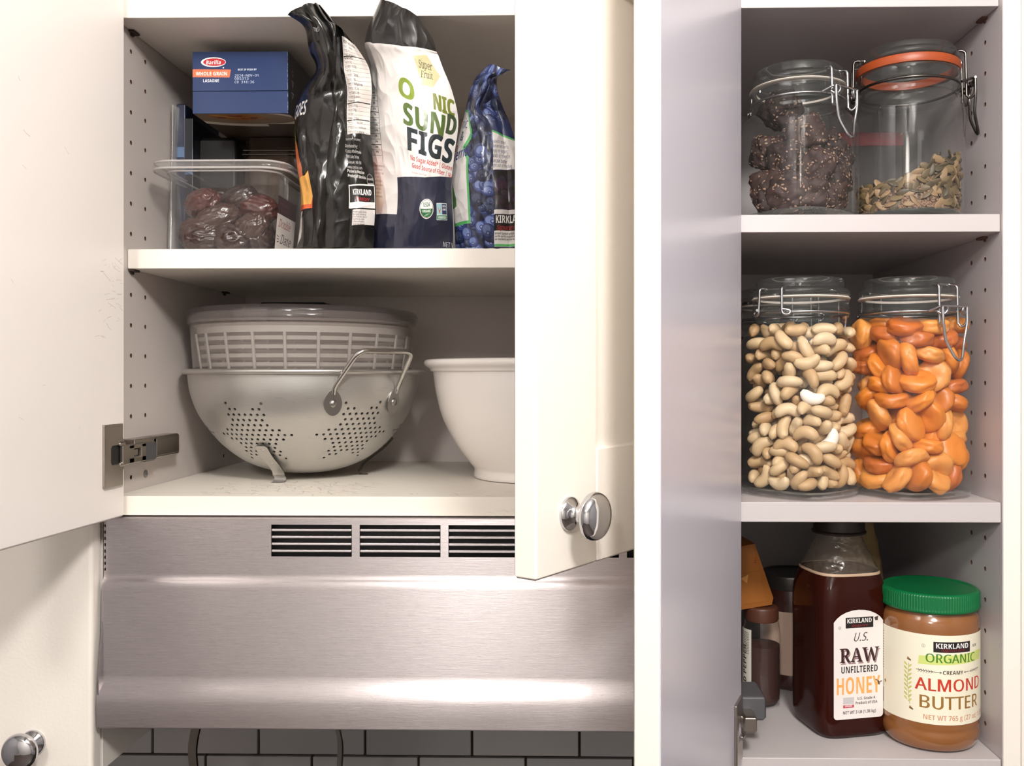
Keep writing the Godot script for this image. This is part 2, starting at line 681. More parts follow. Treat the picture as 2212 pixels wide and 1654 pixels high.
func cabinet_left() -> void:
	var t := thing("wall_cabinet", "open white wall cabinet with two shelves above the steel range hood", "cabinet")
	var paint := M("cream_paint")
	var mel := M("white_melamine")
	var y_b := P(700, 1114, 0).y
	var y_t := P(700, 35, 0).y
	var back := -0.369
	var c1 := []
	var c3 := []
	for k in 15:
		if k != 7 and k != 13:
			c1.append(0.3405 - 0.032 * k)
	for k in [1, 8, 14]:
		c3.append(0.3405 - 0.032 * k)
	var c2 := c1.filter(func(y): return y > -0.1)
	bored_panel("side_panel", -0.464, 1.0, 0.0098, Vector2(back, y_b), Vector2(0, y_t + 0.02), [[-0.037, c1], [-0.069, c2], [-0.29, c3]], mel, t)
	part("side_panel", box(Vector3(0.132, y_b, back), Vector3(0.1497, y_t + 0.02, 0), 0.0006), mel, t)
	part("back_panel", box(Vector3(-0.464, y_b, back - 0.008), Vector3(0.132, y_t + 0.02, back), 0.0003), mel, t)
	var g := Geo.new()
	g.box(Vector3(-0.464, y_t, back), Vector3(0.132, y_t + 0.03, -0.001), 0.001)
	part("top_board", g, paint, t)
	# the scuffed bottom board
	var c := Canvas.new(512, 1024, rgb(238, 231, 220))
	scratches(c, Rect2(330, 120, 160, 290), 170, rgb(120, 112, 106), 22.0, 1.0)
	scratches(c, Rect2(440, 300, 60, 420), 30, rgb(150, 135, 122), 20.0, 1.2)
	var scuffed := printed("scuffed_board", c, 0.4)
	part("bottom_board", box(Vector3(-0.464, y_b, back), Vector3(0.132, floor_a, 0.0), 0.0008), scuffed, t)
	var sy := P(700, 579.5, -0.028).y
	shelf_y = P(700, 536.5, -0.028).y
	part("shelf", box(Vector3(-0.4635, sy, back + 0.004), Vector3(0.1315, shelf_y, -0.028), 0.001), paint, t)
	# little shelf clips
	for q in [Vector3(-0.4625, y_t - 0.0035, -0.037), Vector3(-0.4625, sy - 0.0035, -0.037), Vector3(-0.4627, sy - 0.0032, -0.29)]:
		g = Geo.new()
		g.box(q + Vector3(-0.0012, 0.0012, -0.007), q + Vector3(0.005, 0.0034, 0.007), 0.0006)
		g.box(q + Vector3(-0.0012, -0.0016, -0.0025), q + Vector3(0.0012, 0.002, 0.0025), 0.0006)
		part("shelf_clip", g, M("clip_dark", rgb(58, 42, 36), 0.6), t)
	g = Geo.new()
	g.xf = Transform3D(Basis(Vector3.BACK, -PI / 2), Vector3(-0.464, -0.1075, -0.069))
	g.lathe(v2([[0.0042, 0], [0.0042, 0.0009], [0.0032, 0.0011], [0.0012, 0.0011], [0.0011, 0.0004], [0, 0.0004]]), 20)
	part("screw_cap", g, M("grey_cap", rgb(150, 150, 152), 0.4, 0.6), t)
	# the left door, hinged on the side panel and swung out by 93 degrees
	var e := deg_to_rad(3.2)
	var dx := Vector3(-sin(e), 0, cos(e))
	var at := Transform3D(Basis(dx, Vector3.UP, dx.cross(Vector3.UP)), Vector3(-0.449, 0, 0.006))
	c = Canvas.new(1024, 2048, rgb(245, 238, 233))
	scratches(c, Rect2(5, 660, 130, 380), 22, rgb(150, 132, 122), 34.0, 0.1)
	scratches(c, Rect2(5, 760, 80, 240), 16, rgb(140, 124, 114), 24.0, -0.3)
	scratches(c, Rect2(150, 300, 700, 1300), 14, rgb(150, 132, 122), 20.0, 0.2)
	var slab := box(Vector3(0, y_b, 0), Vector3(0.33, y_t + 0.03, 0.02), 0.0022)
	var door := part("door", slab, printed("scuffed_door", c, 0.38), t)
	door.transform = at
	# its concealed hinge: plate and cup on the door, arm, damper and bracket on the wall
	var nick := M("nickel")
	var h := part("hinge_plate", hinge_plate(), nick, door)
	var mid := -0.0785
	part("hinge_cup", box(Vector3(-0.0168, -0.0096, 0.0002), Vector3(0.0081, 0.0096, 0.001), 0.0003), M("black"), h)
	h.transform = Transform3D(Basis(Vector3.RIGHT, Vector3.DOWN, Vector3.FORWARD), Vector3(0.021, mid, 0.0))
	g = Geo.new()
	g.box(Vector3(-0.464, mid - 0.0115, -0.118), Vector3(-0.4475, mid + 0.0125, -0.052), 0.0022)
	g.box(Vector3(-0.4475, mid - 0.0085, -0.112), Vector3(-0.4462, mid + 0.0095, -0.058), 0.0006)
	g.box(Vector3(-0.464, mid + 0.006, -0.06), Vector3(-0.4475, mid + 0.0125, -0.012), 0.0012)
	var arm := part("hinge", g, nick, t)
	g = Geo.new()
	g.box(Vector3(-0.4635, mid - 0.0125, -0.0555), Vector3(-0.4445, mid + 0.007, -0.03), 0.0024)
	part("damper", g, M("damper_grey"), arm)
	g = Geo.new()
	for s in [[-0.011, -0.0045], [0.0035, 0.0085]]:
		g.box(Vector3(-0.4485, mid + s[0], -0.031), Vector3(-0.4445, mid + s[1], 0.006), 0.0012)
	g.box(Vector3(-0.4485, mid - 0.011, -0.031), Vector3(-0.4445, mid + 0.0085, -0.021), 0.001)
	g.box(Vector3(-0.4485, mid - 0.011, -0.005), Vector3(-0.4445, mid + 0.0085, 0.018), 0.001)
	g.box(Vector3(-0.4505, mid - 0.004, -0.019), Vector3(-0.4475, mid + 0.003, -0.007), 0.001)
	part("hinge_arm", g, nick, arm)
	# the right door with frame and sunk panel, its free end towards the viewer
	var d := Vector3(-0.5505, 0, 0.8348)
	at = Transform3D(Basis(d, Vector3.UP, d.cross(Vector3.UP)), Vector3(0.1378, 0, 0.0042))
	var w := 0.325
	var top := y_t + 0.03
	g = Geo.new()
	var sw := 0.0794
	var rh := 0.0868
	var iz := 0.0    # local z runs from the outer face (-0.02) to the inner face (0)
	g.box(Vector3(w - sw, y_b, iz - 0.02), Vector3(w, top, iz), 0.0022)
	g.box(Vector3(0, y_b, iz - 0.02), Vector3(sw, top, iz), 0.0022)
	door = part("door", g, paint, t)
	var rail := box(Vector3(sw + 0.0003, y_b, iz - 0.0198), Vector3(w - sw - 0.0003, y_b + rh, iz - 0.0002), 0.0018)
	part("rail", rail, paint, door)
	rail = box(Vector3(sw + 0.0003, top - rh, iz - 0.0198), Vector3(w - sw - 0.0003, top, iz - 0.0002), 0.0018)
	part("rail", rail, paint, door)
	part("door_panel", box(Vector3(sw - 0.002, y_b + rh - 0.002, iz - 0.0145), Vector3(w - sw + 0.002, top - rh + 0.002, iz - 0.004), 0.0003), paint, door)
	door.transform = at
	var kp := P(1229, 1109, 0.24)
	var face: Vector3 = at.origin - at.basis.z * 0.02
	var ray := (kp - Vector3(0, 0, D)).normalized()
	var hit: Vector3 = Vector3(0, 0, D) + ray * ((face - Vector3(0, 0, D)).dot(at.basis.z) / ray.dot(at.basis.z))
	var loc: Vector3 = at.affine_inverse() * hit
	knob(door, Transform3D(Basis(Vector3.RIGHT, Vector3.FORWARD, Vector3.UP), loc))


# a hinge cup plate lying on z = 0, 38 mm wide and 60 mm high, with its cup open towards +z
func hinge_plate() -> Geo:
	var g := Geo.new()
	g.prism(PackedVector2Array([Vector2(-0.013, -0.0305), Vector2(0.0185, -0.0305), Vector2(0.0185, 0.0305), Vector2(-0.013, 0.0305), Vector2(-0.013, 0.016), Vector2(-0.0165, 0.011), Vector2(-0.0165, 0.0095), Vector2(0.006, 0.0095), Vector2(0.008, 0.007), Vector2(0.008, -0.007), Vector2(0.006, -0.0095), Vector2(-0.0165, -0.0095), Vector2(-0.0165, -0.011), Vector2(-0.013, -0.016)]), 0.0, 0.0026)
	g.box(Vector3(-0.0165, 0.0075, 0), Vector3(-0.006, 0.0125, 0.0046), 0.0018)
	g.box(Vector3(-0.0165, -0.0125, 0), Vector3(-0.006, -0.0075, 0.0046), 0.0018)
	g.box(Vector3(0.0165, -0.0305, 0), Vector3(0.0195, 0.0305, 0.0032), 0.0012)
	return g


func cabinet_beside() -> void:
	var t := thing("closed_cabinet", "closed cream wall cabinet left of the range hood, with round chrome knob", "cabinet")
	var paint := M("cream_paint")
	var y0 := -0.4
	var y1 := -0.142
	part("body", box(Vector3(-0.93, y0, -0.39), Vector3(-0.4745, 0.4, 0.0), 0.001), paint, t)
	var g := Geo.new()
	g.box(Vector3(-0.58, y0 + 0.002, 0.002), Vector3(-0.4735, 0.4, 0.022), 0.005)
	g.box(Vector3(-0.93, y0 + 0.002, 0.002), Vector3(-0.83, 0.4, 0.022), 0.005)
	g.box(Vector3(-0.83, y0 + 0.002, 0.002), Vector3(-0.58, y0 + 0.088, 0.0215), 0.003)
	g.box(Vector3(-0.832, y0 + 0.08, 0.004), Vector3(-0.578, 0.39, 0.0155), 0.001)
	var door := part("door", g, paint, t)
	var k := P(72, 1603, 0.022)
	knob(door, Transform3D(Basis(Vector3.RIGHT, Vector3.BACK, Vector3.DOWN), k))


func pantry() -> void:
	var t := thing("pantry_cabinet", "tall open white pantry cabinet with four shelves of food jars", "cabinet")
	var mel := M("cool_melamine")
	var y0 := -0.43
	var y1 := 0.42
	var back := -0.385
	var ys := []
	for k in 24:
		if not k in [6, 15, 23]:
			ys.append(0.3438 - 0.032 * k)
	bored_panel("side_panel", 0.4276, -1.0, 0.0175, Vector2(back, y0), Vector2(0, y1), [[-0.037, ys], [-0.069, ys.filter(func(y): return y > -0.36)]], mel, t)
	# the front edge of that side is painted like the doors
	part("edge_band", box(Vector3(0.428, y0, 0.0001), Vector3(0.4453, y1, 0.0016), 0.0005), M("cream_paint"), t)
	part("side_panel", box(Vector3(0.1502, y0, back), Vector3(0.168, y1, 0), 0.0006), mel, t)
	part("back_panel", box(Vector3(0.168, y0, back - 0.008), Vector3(0.4276, y1, back), 0.0003), mel, t)
	for e in [[-40.0, 15.5, -0.006], [462.5, 501.5, -0.003], [1084.5, 1128.5, -0.001], [1638.0, 1690.0, -0.001]]:
		var z: float = e[2]
		var hi := P(1880, e[0], z).y
		var lo := P(1880, e[1], z).y
		var s := part("shelf", box(Vector3(0.1683, lo, back + 0.002), Vector3(0.4273, hi, z), 0.0009), mel, t)
		if e[0] < 600.0:
			var g := Geo.new()
			g.box(Vector3(0.4215, lo - 0.0026, -0.045), Vector3(0.4285, lo, -0.031), 0.0006)
			g.box(Vector3(0.4262, lo - 0.005, -0.0385), Vector3(0.4285, lo - 0.002, -0.0345), 0.0006)
			part("shelf_clip", g, M("hole_brown"), s)
	# door swung out past square; its free edge faces the viewer
	var d := Vector3(-0.36, 0, 0.933)
	var z := d.cross(Vector3.UP)          # towards the outside of the door
	var inner := P(1427, 1300, 0.281)
	var w := 0.3
	var at := Transform3D(Basis(d, Vector3.UP, z), Vector3(inner.x, 0, inner.z) - d * w)
	var g := Geo.new()
	g.box(Vector3(0.0, y0, 0.0006), Vector3(w, y1, 0.0198), 0.0016)
	var door := part("door", g, M("cream_paint"), t)
	part("inner_face", box(Vector3(0.001, y0 + 0.001, 0), Vector3(w - 0.001, y1 - 0.001, 0.0012), 0.0004), M("door_lining"), door, "smooth grey inner face of the door")
	door.transform = at
	# hinge near the bottom
	var mid := P(1592, 1578, 0.02).y
	var h := part("hinge_plate", hinge_plate(), M("nickel"), door)
	h.transform = Transform3D(Basis(Vector3.RIGHT, Vector3.DOWN, Vector3.FORWARD), Vector3(0.0195, mid, 0.0))
	var bx := 0.168
	g = Geo.new()
	g.box(Vector3(bx, mid - 0.003, -0.06), Vector3(bx + 0.029, mid + 0.022, -0.012), 0.003)
	var arm := part("hinge", g, M("damper_grey"), t)
	g = Geo.new()
	g.box(Vector3(bx + 0.002, mid - 0.006, -0.02), Vector3(bx + 0.015, mid + 0.01, 0.012), 0.002)
	g.box(Vector3(bx + 0.0, mid - 0.004, -0.002), Vector3(bx + 0.016, mid + 0.007, 0.004), 0.0012)
	part("hinge_arm", g, M("nickel"), arm)
	# the painted cabinet that follows on the right
	var n := thing("end_cabinet", "strip of a cream cabinet side right of the pantry", "cabinet", Vector3.ZERO)
	part("side_panel", box(Vector3(0.4465, y0, -0.385), Vector3(0.464, y1, 0.0), 0.0015), M("cream_paint"), n)
	part("door", box(Vector3(0.466, y0, -0.015), Vector3(0.8, y1, 0.001), 0.0015), M("cream_paint"), n)


func hood() -> void:
	var t := thing("range_hood", "brushed stainless steel range hood with slotted vent under the open cabinet", "range hood")
	var grain := noise_tex(0.02, 512, false, 1.0, 11, null, 2)
	var c := Canvas.new(512, 512, Color(0.5, 0.5, 0.5))
	for i in 5200:
		var k := rng.randf_range(0.32, 0.68)
		c.rect(rng.randi() % 512, rng.randi() % 512, rng.randi_range(6, 60), 1, Color(k, k, k))
	var steel := M("brushed_steel", rgb(232, 224, 226), 0.34, 1.0, {"anisotropy_enabled": true, "anisotropy": -0.8, "heightmap_enabled": true, "heightmap_scale": 0.012, "heightmap_texture": c.tex(), "uv1_scale": Vector3(3, 3, 3)})
	var streak := Canvas.new(1024, 1024, Color(0.94, 0.94, 0.94))
	for i in 9000:
		var k := rng.randf_range(0.86, 1.0)
		streak.rect(rng.randi() % 1024, rng.randi() % 1024, rng.randi_range(8, 70), 1, Color(k, k, k))
	steel.albedo_texture = streak.tex()
	var x0 := -0.470
	var x1 := 0.1485
	var zt := 0.0065
	var zl := 0.0205
	var yt := P(700, 1120, zt).y
	var yv1 := P(700, 1133, zt).y
	var yv2 := P(700, 1202, zt).y
	var y1 := P(700, 1256, zt).y
	var y2 := P(700, 1494, zl).y
	var yb := P(700, 1577, zl).y
	# front: fascia, a rounded step, the sloping face, a second rounded step and the lip, in one bent sheet
	var za := 0.0102
	var zb := 0.0165
	var yk := [P(700, 1249, zt).y, P(700, 1260, za).y, P(700, 1474, zb).y, P(700, 1506, zl).y]
	var pf := [Vector3(0, yv2, zt), Vector3(0, yk[0], zt), Vector3(0, yk[1], za), Vector3(0, yk[2], zb - 0.001), Vector3(0, yk[3], zl + 0.001), Vector3(0, yk[3] - 0.016, zl + 0.0012), Vector3(0, yb, zl), Vector3(0, yb, zl - 0.012)]
	var path := PackedVector3Array([pf[0]])
	for i in range(1, 7):
		var r: float = [0.004, 0.006, 0.006, 0.008, 0.006, 0.002][i - 1]
		var la: float = pf[i].distance_to(pf[i - 1]) * 0.49
		var lb: float = pf[i].distance_to(pf[i + 1]) * 0.49
		var a: Vector3 = pf[i] + (pf[i - 1] - pf[i]).normalized() * minf(r, la)
		var b: Vector3 = pf[i] + (pf[i + 1] - pf[i]).normalized() * minf(r, lb)
		for k in 9:
			var q := k / 8.0
			path.append(a.lerp(pf[i], q).lerp(pf[i].lerp(b, q), q))
	path.append(pf[7])
	# the lip bulges a little forward, as the bent sheet does
	var rows := []
	var vs := PackedFloat32Array()
	var run := 0.0
	for i in range(path.size() - 1, -1, -1):
		var row := PackedVector3Array()
		for k in 25:
			row.append(Vector3(lerpf(x0, x1, k / 24.0), path[i].y, path[i].z))
		if rows.size():
			run += rows[-1][0].distance_to(row[0])
		rows.append(row)
		vs.append(run / 0.633)
	var g := Geo.new()
	g.grid(rows, false, 0, 1, 0, 1, PackedFloat32Array(), vs)
	part("front_sheet", g, steel, t)
	# the slotted band: borders and posts
	g = Geo.new()
	var wall := func(a: float, b: float, lo: float, hi: float) -> void:
		g.quad(Vector3(a, lo, zt), Vector3(b, lo, zt), Vector3(b, hi, zt), Vector3(a, hi, zt), Vector3(0, 0, 1), Vector2((a - x0) / 0.633, lo), Vector2((b - x0) / 0.633, lo), Vector2((b - x0) / 0.633, hi), Vector2((a - x0) / 0.633, hi))
	wall.call(x0, x1, yv1, yt)
	var px := P(586, 1160, zt).x
	var pitch := P(777, 1160, zt).x - px
	var open := P(760, 1160, zt).x - px
	wall.call(x0, px, yv2, yv1)
	for k in 4:
		var a := px + pitch * k
		if a > x1:
			break
		wall.call(minf(a + open, x1), minf(a + pitch, x1), yv2, yv1)
	g.quad(Vector3(x0, yt, zt), Vector3(x1, yt, zt), Vector3(x1, yt, zt - 0.02), Vector3(x0, yt, zt - 0.02), Vector3.UP)
	part("vent_fascia", g, steel, t)
	var slot := (yv1 - yv2) / 9.4
	for k in 4:
		var a := px + pitch * k
		if a > x1 - 0.003:
			break
		for r in 4:
			var y := yv1 - slot * 1.18 - r * slot * 2.05
			part("vent_slat", box(Vector3(a, y - slot * 0.88, zt - 0.004), Vector3(minf(a + open, x1), y, zt + 0.0004), 0.0009), steel, t)
	# body behind
	part("vent_duct", box(Vector3(x0 + 0.003, yv2 - 0.01, -0.2), Vector3(x1 - 0.003, yt - 0.001, zt - 0.014), 0.001), M("black"), t)
	part("hood_body", hood_sides(x0, x1, zt, zl, yt, y1, y2, yb), M("plain_steel", rgb(150, 144, 144), 0.45, 1.0), t)
	# cooker hood filter panel underneath
	part("filter", box(Vector3(x0 + 0.01, yb + 0.004, -0.37), Vector3(x1 - 0.01, yb + 0.01, zl - 0.014), 0.001), M("filter_grey", rgb(120, 118, 116), 0.4, 1.0), t)


func hood_sides(x0: float, x1: float, zt: float, zl: float, yt: float, y1: float, y2: float, yb: float) -> ArrayMesh:
	var g := Geo.new()
	var pts := PackedVector2Array([Vector2(-zt, yt), Vector2(-zt, y1), Vector2(-zl, y2 + 0.01), Vector2(-zl, yb), Vector2(0.37, yb), Vector2(0.37, yt)])
	for x in [x0 + 0.0005, x1 - 0.002]:
		g.xf = Transform3D(Basis(Vector3(0, 0, -1), Vector3.UP, Vector3.RIGHT), Vector3(x, 0, 0))
		g.prism(pts, 0.0, 0.0015)
	g.xf = Transform3D()
	g.box(Vector3(x0, yt - 0.002, -0.37), Vector3(x1, yt - 0.0008, zt - 0.012), 0.0003)
	return g.done()


# ------------------------------------------------------------------ lower shelf of the open cabinet
func colander() -> void:
	var at := Vector3(-0.3212, floor_a, -0.184)
	var t := thing("colander", "dull aluminium footed colander with star patterns of holes, holding a salad spinner", "colander", at)
	t.scale = Vector3(0.945, 1, 0.945)
	var base := 0.006
	var pf := smooth_path([Vector3(0.0, base, 0), Vector3(0.035, base + 0.0015, 0), Vector3(0.072, base + 0.0135, 0), Vector3(0.103, base + 0.036, 0), Vector3(0.127, base + 0.066, 0), Vector3(0.139, base + 0.094, 0), Vector3(0.1425, base + 0.1175, 0)], 6)
	var arc := PackedFloat32Array([0.0])
	for i in range(1, pf.size()):
		arc.append(arc[i - 1] + pf[i].distance_to(pf[i - 1]))
	var total := arc[arc.size() - 1]
	var W := 2048
	var H := 768
	var c := Canvas.new(W, H, Color(0.76, 0.75, 0.735))
	var grain := RandomNumberGenerator.new()
	grain.seed = 3
	for i in 1500:
		var q := grain.randf_range(0.69, 0.79)
		c.rect(grain.randi() % W, grain.randi() % H, grain.randi_range(4, 40), grain.randi_range(1, 3), Color(q, q * 0.99, q * 0.97))
	var r_at := func(s: float) -> float:
		for i in range(1, arc.size()):
			if s <= arc[i]:
				return lerpf(pf[i - 1].x, pf[i].x, (s - arc[i - 1]) / (arc[i] - arc[i - 1]))
		return 0.1425
	var punch := func(az: float, s: float, r: float) -> void:
		var rad: float = maxf(r_at.call(s), 0.004)
		var x := fposmod(az / TAU, 1.0) * W
		c.oval(x, s / total * H, r / (TAU * rad) * W, r / total * H, Color(0.3, 0.29, 0.28, 0.0))
	for k in 6:
		var a0 := deg_to_rad(-15.0 + 60.0 * k)
		var s0 := total - 0.073
		var pitch := 0.0078
		for i in range(-9, 10):
			for j in range(-9, 10):
				var a := (i + 0.5 * (j & 1)) * pitch
				var b := j * pitch * 0.866
				var rr := Vector2(a, b).length()
				var th := atan2(b, a)
				# a six-pointed star
				var m := fposmod(th + PI / 6.0, PI / 3.0) - PI / 6.0
				var lim := 0.05 * 0.5 / maxf(cos(absf(m) - PI / 3.0) , 0.05)
				if rr <= minf(lim, 0.051):
					var s := s0 + b
					punch.call(a0 + a / float(r_at.call(s)), s, 0.00165)
	for ringn in [[0.018, 10], [0.03, 18], [0.038, 24], [0.046, 32]]:
		for k in ringn[1]:
			punch.call(TAU * k / ringn[1], ringn[0], 0.0013)
	var alu := printed("aluminium", c, 0.4, {"transparency": BaseMaterial3D.TRANSPARENCY_ALPHA_SCISSOR, "alpha_scissor_threshold": 0.5, "metallic": 0.85})
	alu.texture_repeat = true
	var plain := M("aluminium_plain", Color(0.76, 0.75, 0.735), 0.36, 0.9)
	var g := Geo.new()
	for shell in 2:
		var rows := []
		var vs := PackedFloat32Array()
		for i in pf.size():
			var r := pf[i].x - 0.0012 * shell
			rows.append(g.ring(maxf(r, 0.0005), pf[i].y + 0.0008 * shell, 96))
			vs.append(arc[i] / total)
		g.grid(rows, true, 0.0, 1.0, 0, 1, PackedFloat32Array(), vs)
	part("bowl", g, alu, t)
	g = Geo.new()
	g.lathe(v2([[0.1418, base + 0.1165], [0.1475, base + 0.1172], [0.1502, base + 0.1188], [0.1505, base + 0.121], [0.149, base + 0.1228], [0.1465, base + 0.1232], [0.143, base + 0.1222], [0.141, base + 0.1175]]), 96, 70.0)
	part("rim", g, plain, t)
	# three strap feet
	for w in [11.0, 131.0, 251.0]:
		var az := deg_to_rad(w - 23.0)
		var f := Geo.new()
		f.xf = Transform3D(Basis(Vector3.UP, az), Vector3.ZERO)
		var path := smooth_path([Vector3(0, base + 0.0395, 0.1085), Vector3(0, base + 0.027, 0.0955), Vector3(0, base + 0.0145, 0.0775), Vector3(0, base + 0.006, 0.0685), Vector3(0, 0.0035, 0.0665), Vector3(0, 0.001, 0.0715), Vector3(0, 0.0012, 0.077)], 4)
		var rows := []
		for q in 2:
			var off := 0.0012 if q == 0 else 0.0
			var rr := []
			for i in path.size():
				var row := PackedVector3Array()
				var ta := path[mini(i + 1, path.size() - 1)] - path[maxi(i - 1, 0)]
				var no := Vector3(0, ta.z, -ta.y).normalized() * -1.0
				if no.z < 0 and i < path.size() * 0.6:
					no = -no
				var hw := 0.0078 if i > 0 and i < path.size() - 1 else 0.005
				for k in 5:
					row.append(path[i] + no * (off + 0.0008) + Vector3(lerpf(-hw, hw, k / 4.0), 0, 0))
				rr.append(row)
			f.grid(rr)
		var foot := part("foot", f, plain, t)
		f = Geo.new()
		for q in [[0.034, 0.1043], [0.0175, 0.0835]]:
			f.xf = Transform3D(Basis(Vector3.UP, az) * Basis(Vector3.RIGHT, deg_to_rad(130.0)), Basis(Vector3.UP, az) * Vector3(0, base + q[0], q[1]))
			f.lathe(v2([[0.0026, 0], [0.0022, 0.0012], [0.001, 0.0017], [0, 0.0018]]), 12, 80.0)
			part("rivet", f, plain, foot)
			f = Geo.new()
	# two wire handles on riveted ears
	var chrome := M("handle_steel", rgb(200, 198, 195), 0.16, 1.0)
	for w in [46.0, 226.0]:
		var az := deg_to_rad(w)
		var b := Basis(Vector3.UP, az)
		var on := func(da: float, y: float, out: float) -> Vector3:
			return Vector3(0, y, 0) + Basis(Vector3.UP, da) * Vector3(0, 0, out)
		var sp := deg_to_rad(17.5)
		var pts := []
		for s in [-1, 1]:
			var legs := [on.call(s * sp, base + 0.096, 0.1415), on.call(s * sp, base + 0.104, 0.1455), on.call(s * sp * 0.66, base + 0.142, 0.182)]
			if s == 1:
				legs.reverse()
			pts.append_array(legs)
		var hg := Geo.new()
		hg.xf = Transform3D(b, Vector3.ZERO)
		hg.tube(round_path(pts, 0.012, false, 6), 0.0029, 10)
		var handle := part("handle", hg, chrome, t)
		for s in [-1, 1]:
			var e := Geo.new()
			e.xf = Transform3D(b * Basis(Vector3.UP, s * sp) * Basis(Vector3.RIGHT, deg_to_rad(8.0)), b * (on.call(s * sp, base + 0.0865, 0.1375) as Vector3))
			var pp := PackedVector2Array()
			for k in 24:
				var a := TAU * k / 24
				pp.append(Vector2(0.0105 * cos(a) * (1.0 - 0.25 * maxf(sin(a), 0.0)), 0.0145 * sin(a)))
			e.prism(pp, 0.0, 0.0016)
			e.xf = e.xf * Transform3D(Basis(Vector3.RIGHT, PI / 2), Vector3(0, -0.001, 0.0016))
			e.lathe(v2([[0.0046, 0], [0.004, 0.0016], [0.002, 0.0026], [0, 0.0029]]), 16, 80.0)
			part("ear", e, M("ear_steel", rgb(158, 155, 152), 0.3, 1.0), handle)


func spinner() -> void:
	var at := Vector3(-0.323, floor_a + 0.05, -0.184)
	var t := thing("salad_spinner", "clear plastic salad spinner with white slotted basket, nested in the colander", "salad spinner", at)
	t.scale = Vector3(0.945, 1, 0.945)
	var clear := M("spinner_clear", Color(0.56, 0.52, 0.5, 0.42), 0.07, 0.0, {"transparency": BaseMaterial3D.TRANSPARENCY_ALPHA})
	var g := Geo.new()
	g.lathe(v2([[0.0, 0.0], [0.095, 0.0], [0.108, 0.004], [0.116, 0.018], [0.134, 0.075], [0.1385, 0.13], [0.1412, 0.131], [0.1412, 0.134]]), 72, 30.0)
	part("outer_bowl", g, clear, t)
	g = Geo.new()
	g.lathe(v2([[0.1415, 0.1335], [0.143, 0.136], [0.143, 0.1425], [0.1412, 0.1465], [0.1375, 0.1485], [0.12, 0.15], [0.04, 0.1505], [0.0, 0.1505]]), 72, 50.0)
	part("lid", g, M("spinner_lid", Color(0.36, 0.33, 0.33, 0.3), 0.05, 0.0, {"transparency": BaseMaterial3D.TRANSPARENCY_ALPHA}), t)
	g = Geo.new()
	g.lathe(v2([[0.139, 0.1335], [0.1395, 0.1385], [0.1365, 0.1425], [0.13, 0.143]]), 72, 50.0)
	part("lid_flange", g, clear, t)
	g = Geo.new()
	g.box(Vector3(-0.05, 0.151, -0.03), Vector3(0.034, 0.1585, 0.03), 0.003)
	part("brake_button", g, M("navy_plastic", rgb(22, 25, 36), 0.35), t)
	# basket
	var white := M("basket_white", rgb(196, 190, 183), 0.45, 0.0, {"subsurf_scatter_enabled": false})
	g = Geo.new()
	var rb := func(y: float) -> float: return lerpf(0.112, 0.13, clampf(y / 0.12, 0, 1))
	g.lathe(v2([[rb.call(0.119), 0.119], [rb.call(0.126), 0.126], [rb.call(0.128) + 0.004, 0.129], [rb.call(0.126) - 0.002, 0.1285], [rb.call(0.119) - 0.002, 0.119], [rb.call(0.119), 0.119]]), 72, 50.0)
	g.lathe(v2([[0, 0.006], [0.105, 0.006], [rb.call(0.018), 0.018], [rb.call(0.03), 0.03]]), 72, 50.0)
	var basket := part("basket", g, white, t)
	for k in 9:
		var y := 0.034 + 0.0096 * k
		g = Geo.new()
		g.lathe(v2([[rb.call(y) - 0.002, y], [rb.call(y), y], [rb.call(y + 0.0042), y + 0.0042], [rb.call(y) - 0.002, y + 0.0042], [rb.call(y) - 0.002, y]]), 72, 30.0)
		part("ring", g, white, basket)
	var rib := Geo.new()
	rib.xf = Transform3D(Basis(Vector3.RIGHT, deg_to_rad(8.5)), Vector3(0, 0, 0))
	rib.box(Vector3(-0.0018, 0.047, 0.1115), Vector3(0.0018, 0.1375, 0.1142), 0.0008)
	var rm := rib.done()
	for k in 22:
		var o := part("rib", rm, white, basket)
		o.rotation.y = TAU * (k + 0.4) / 22


func mixing_bowl() -> void:
	var at := Vector3(-0.0365, floor_a, -0.185)
	var t := thing("mixing_bowl", "large white ceramic mixing bowl with rolled rim, beside the aluminium colander", "bowl", at)
	var outer := smooth_path([Vector3(0.0805, 0.0008, 0), Vector3(0.0815, 0.004, 0), Vector3(0.081, 0.011, 0), Vector3(0.0865, 0.0185, 0), Vector3(0.103, 0.041, 0), Vector3(0.1185, 0.071, 0), Vector3(0.1262, 0.1, 0), Vector3(0.1292, 0.12, 0), Vector3(0.1302, 0.1262, 0)], 5)
	var pf := [Vector2(0, 0.002), Vector2(0.076, 0.002), Vector2(0.078, 0.0006)]
	for p in outer:
		pf.append(Vector2(p.x, p.y))
	for q in [[0.1325, 0.1266], [0.1336, 0.128], [0.1338, 0.1295], [0.136, 0.1312], [0.1395, 0.1335], [0.1408, 0.1365], [0.1398, 0.1395], [0.1365, 0.1408], [0.132, 0.1402], [0.1285, 0.137], [0.1262, 0.127], [0.121, 0.095], [0.111, 0.066], [0.095, 0.04], [0.07, 0.02], [0.03, 0.012], [0, 0.011]]:
		pf.append(Vector2(q[0], q[1]))
	var g := Geo.new()
	g.lathe(pf, 96, 55.0)
	part("bowl", g, M("glazed_white", rgb(243, 237, 233), 0.16), t)


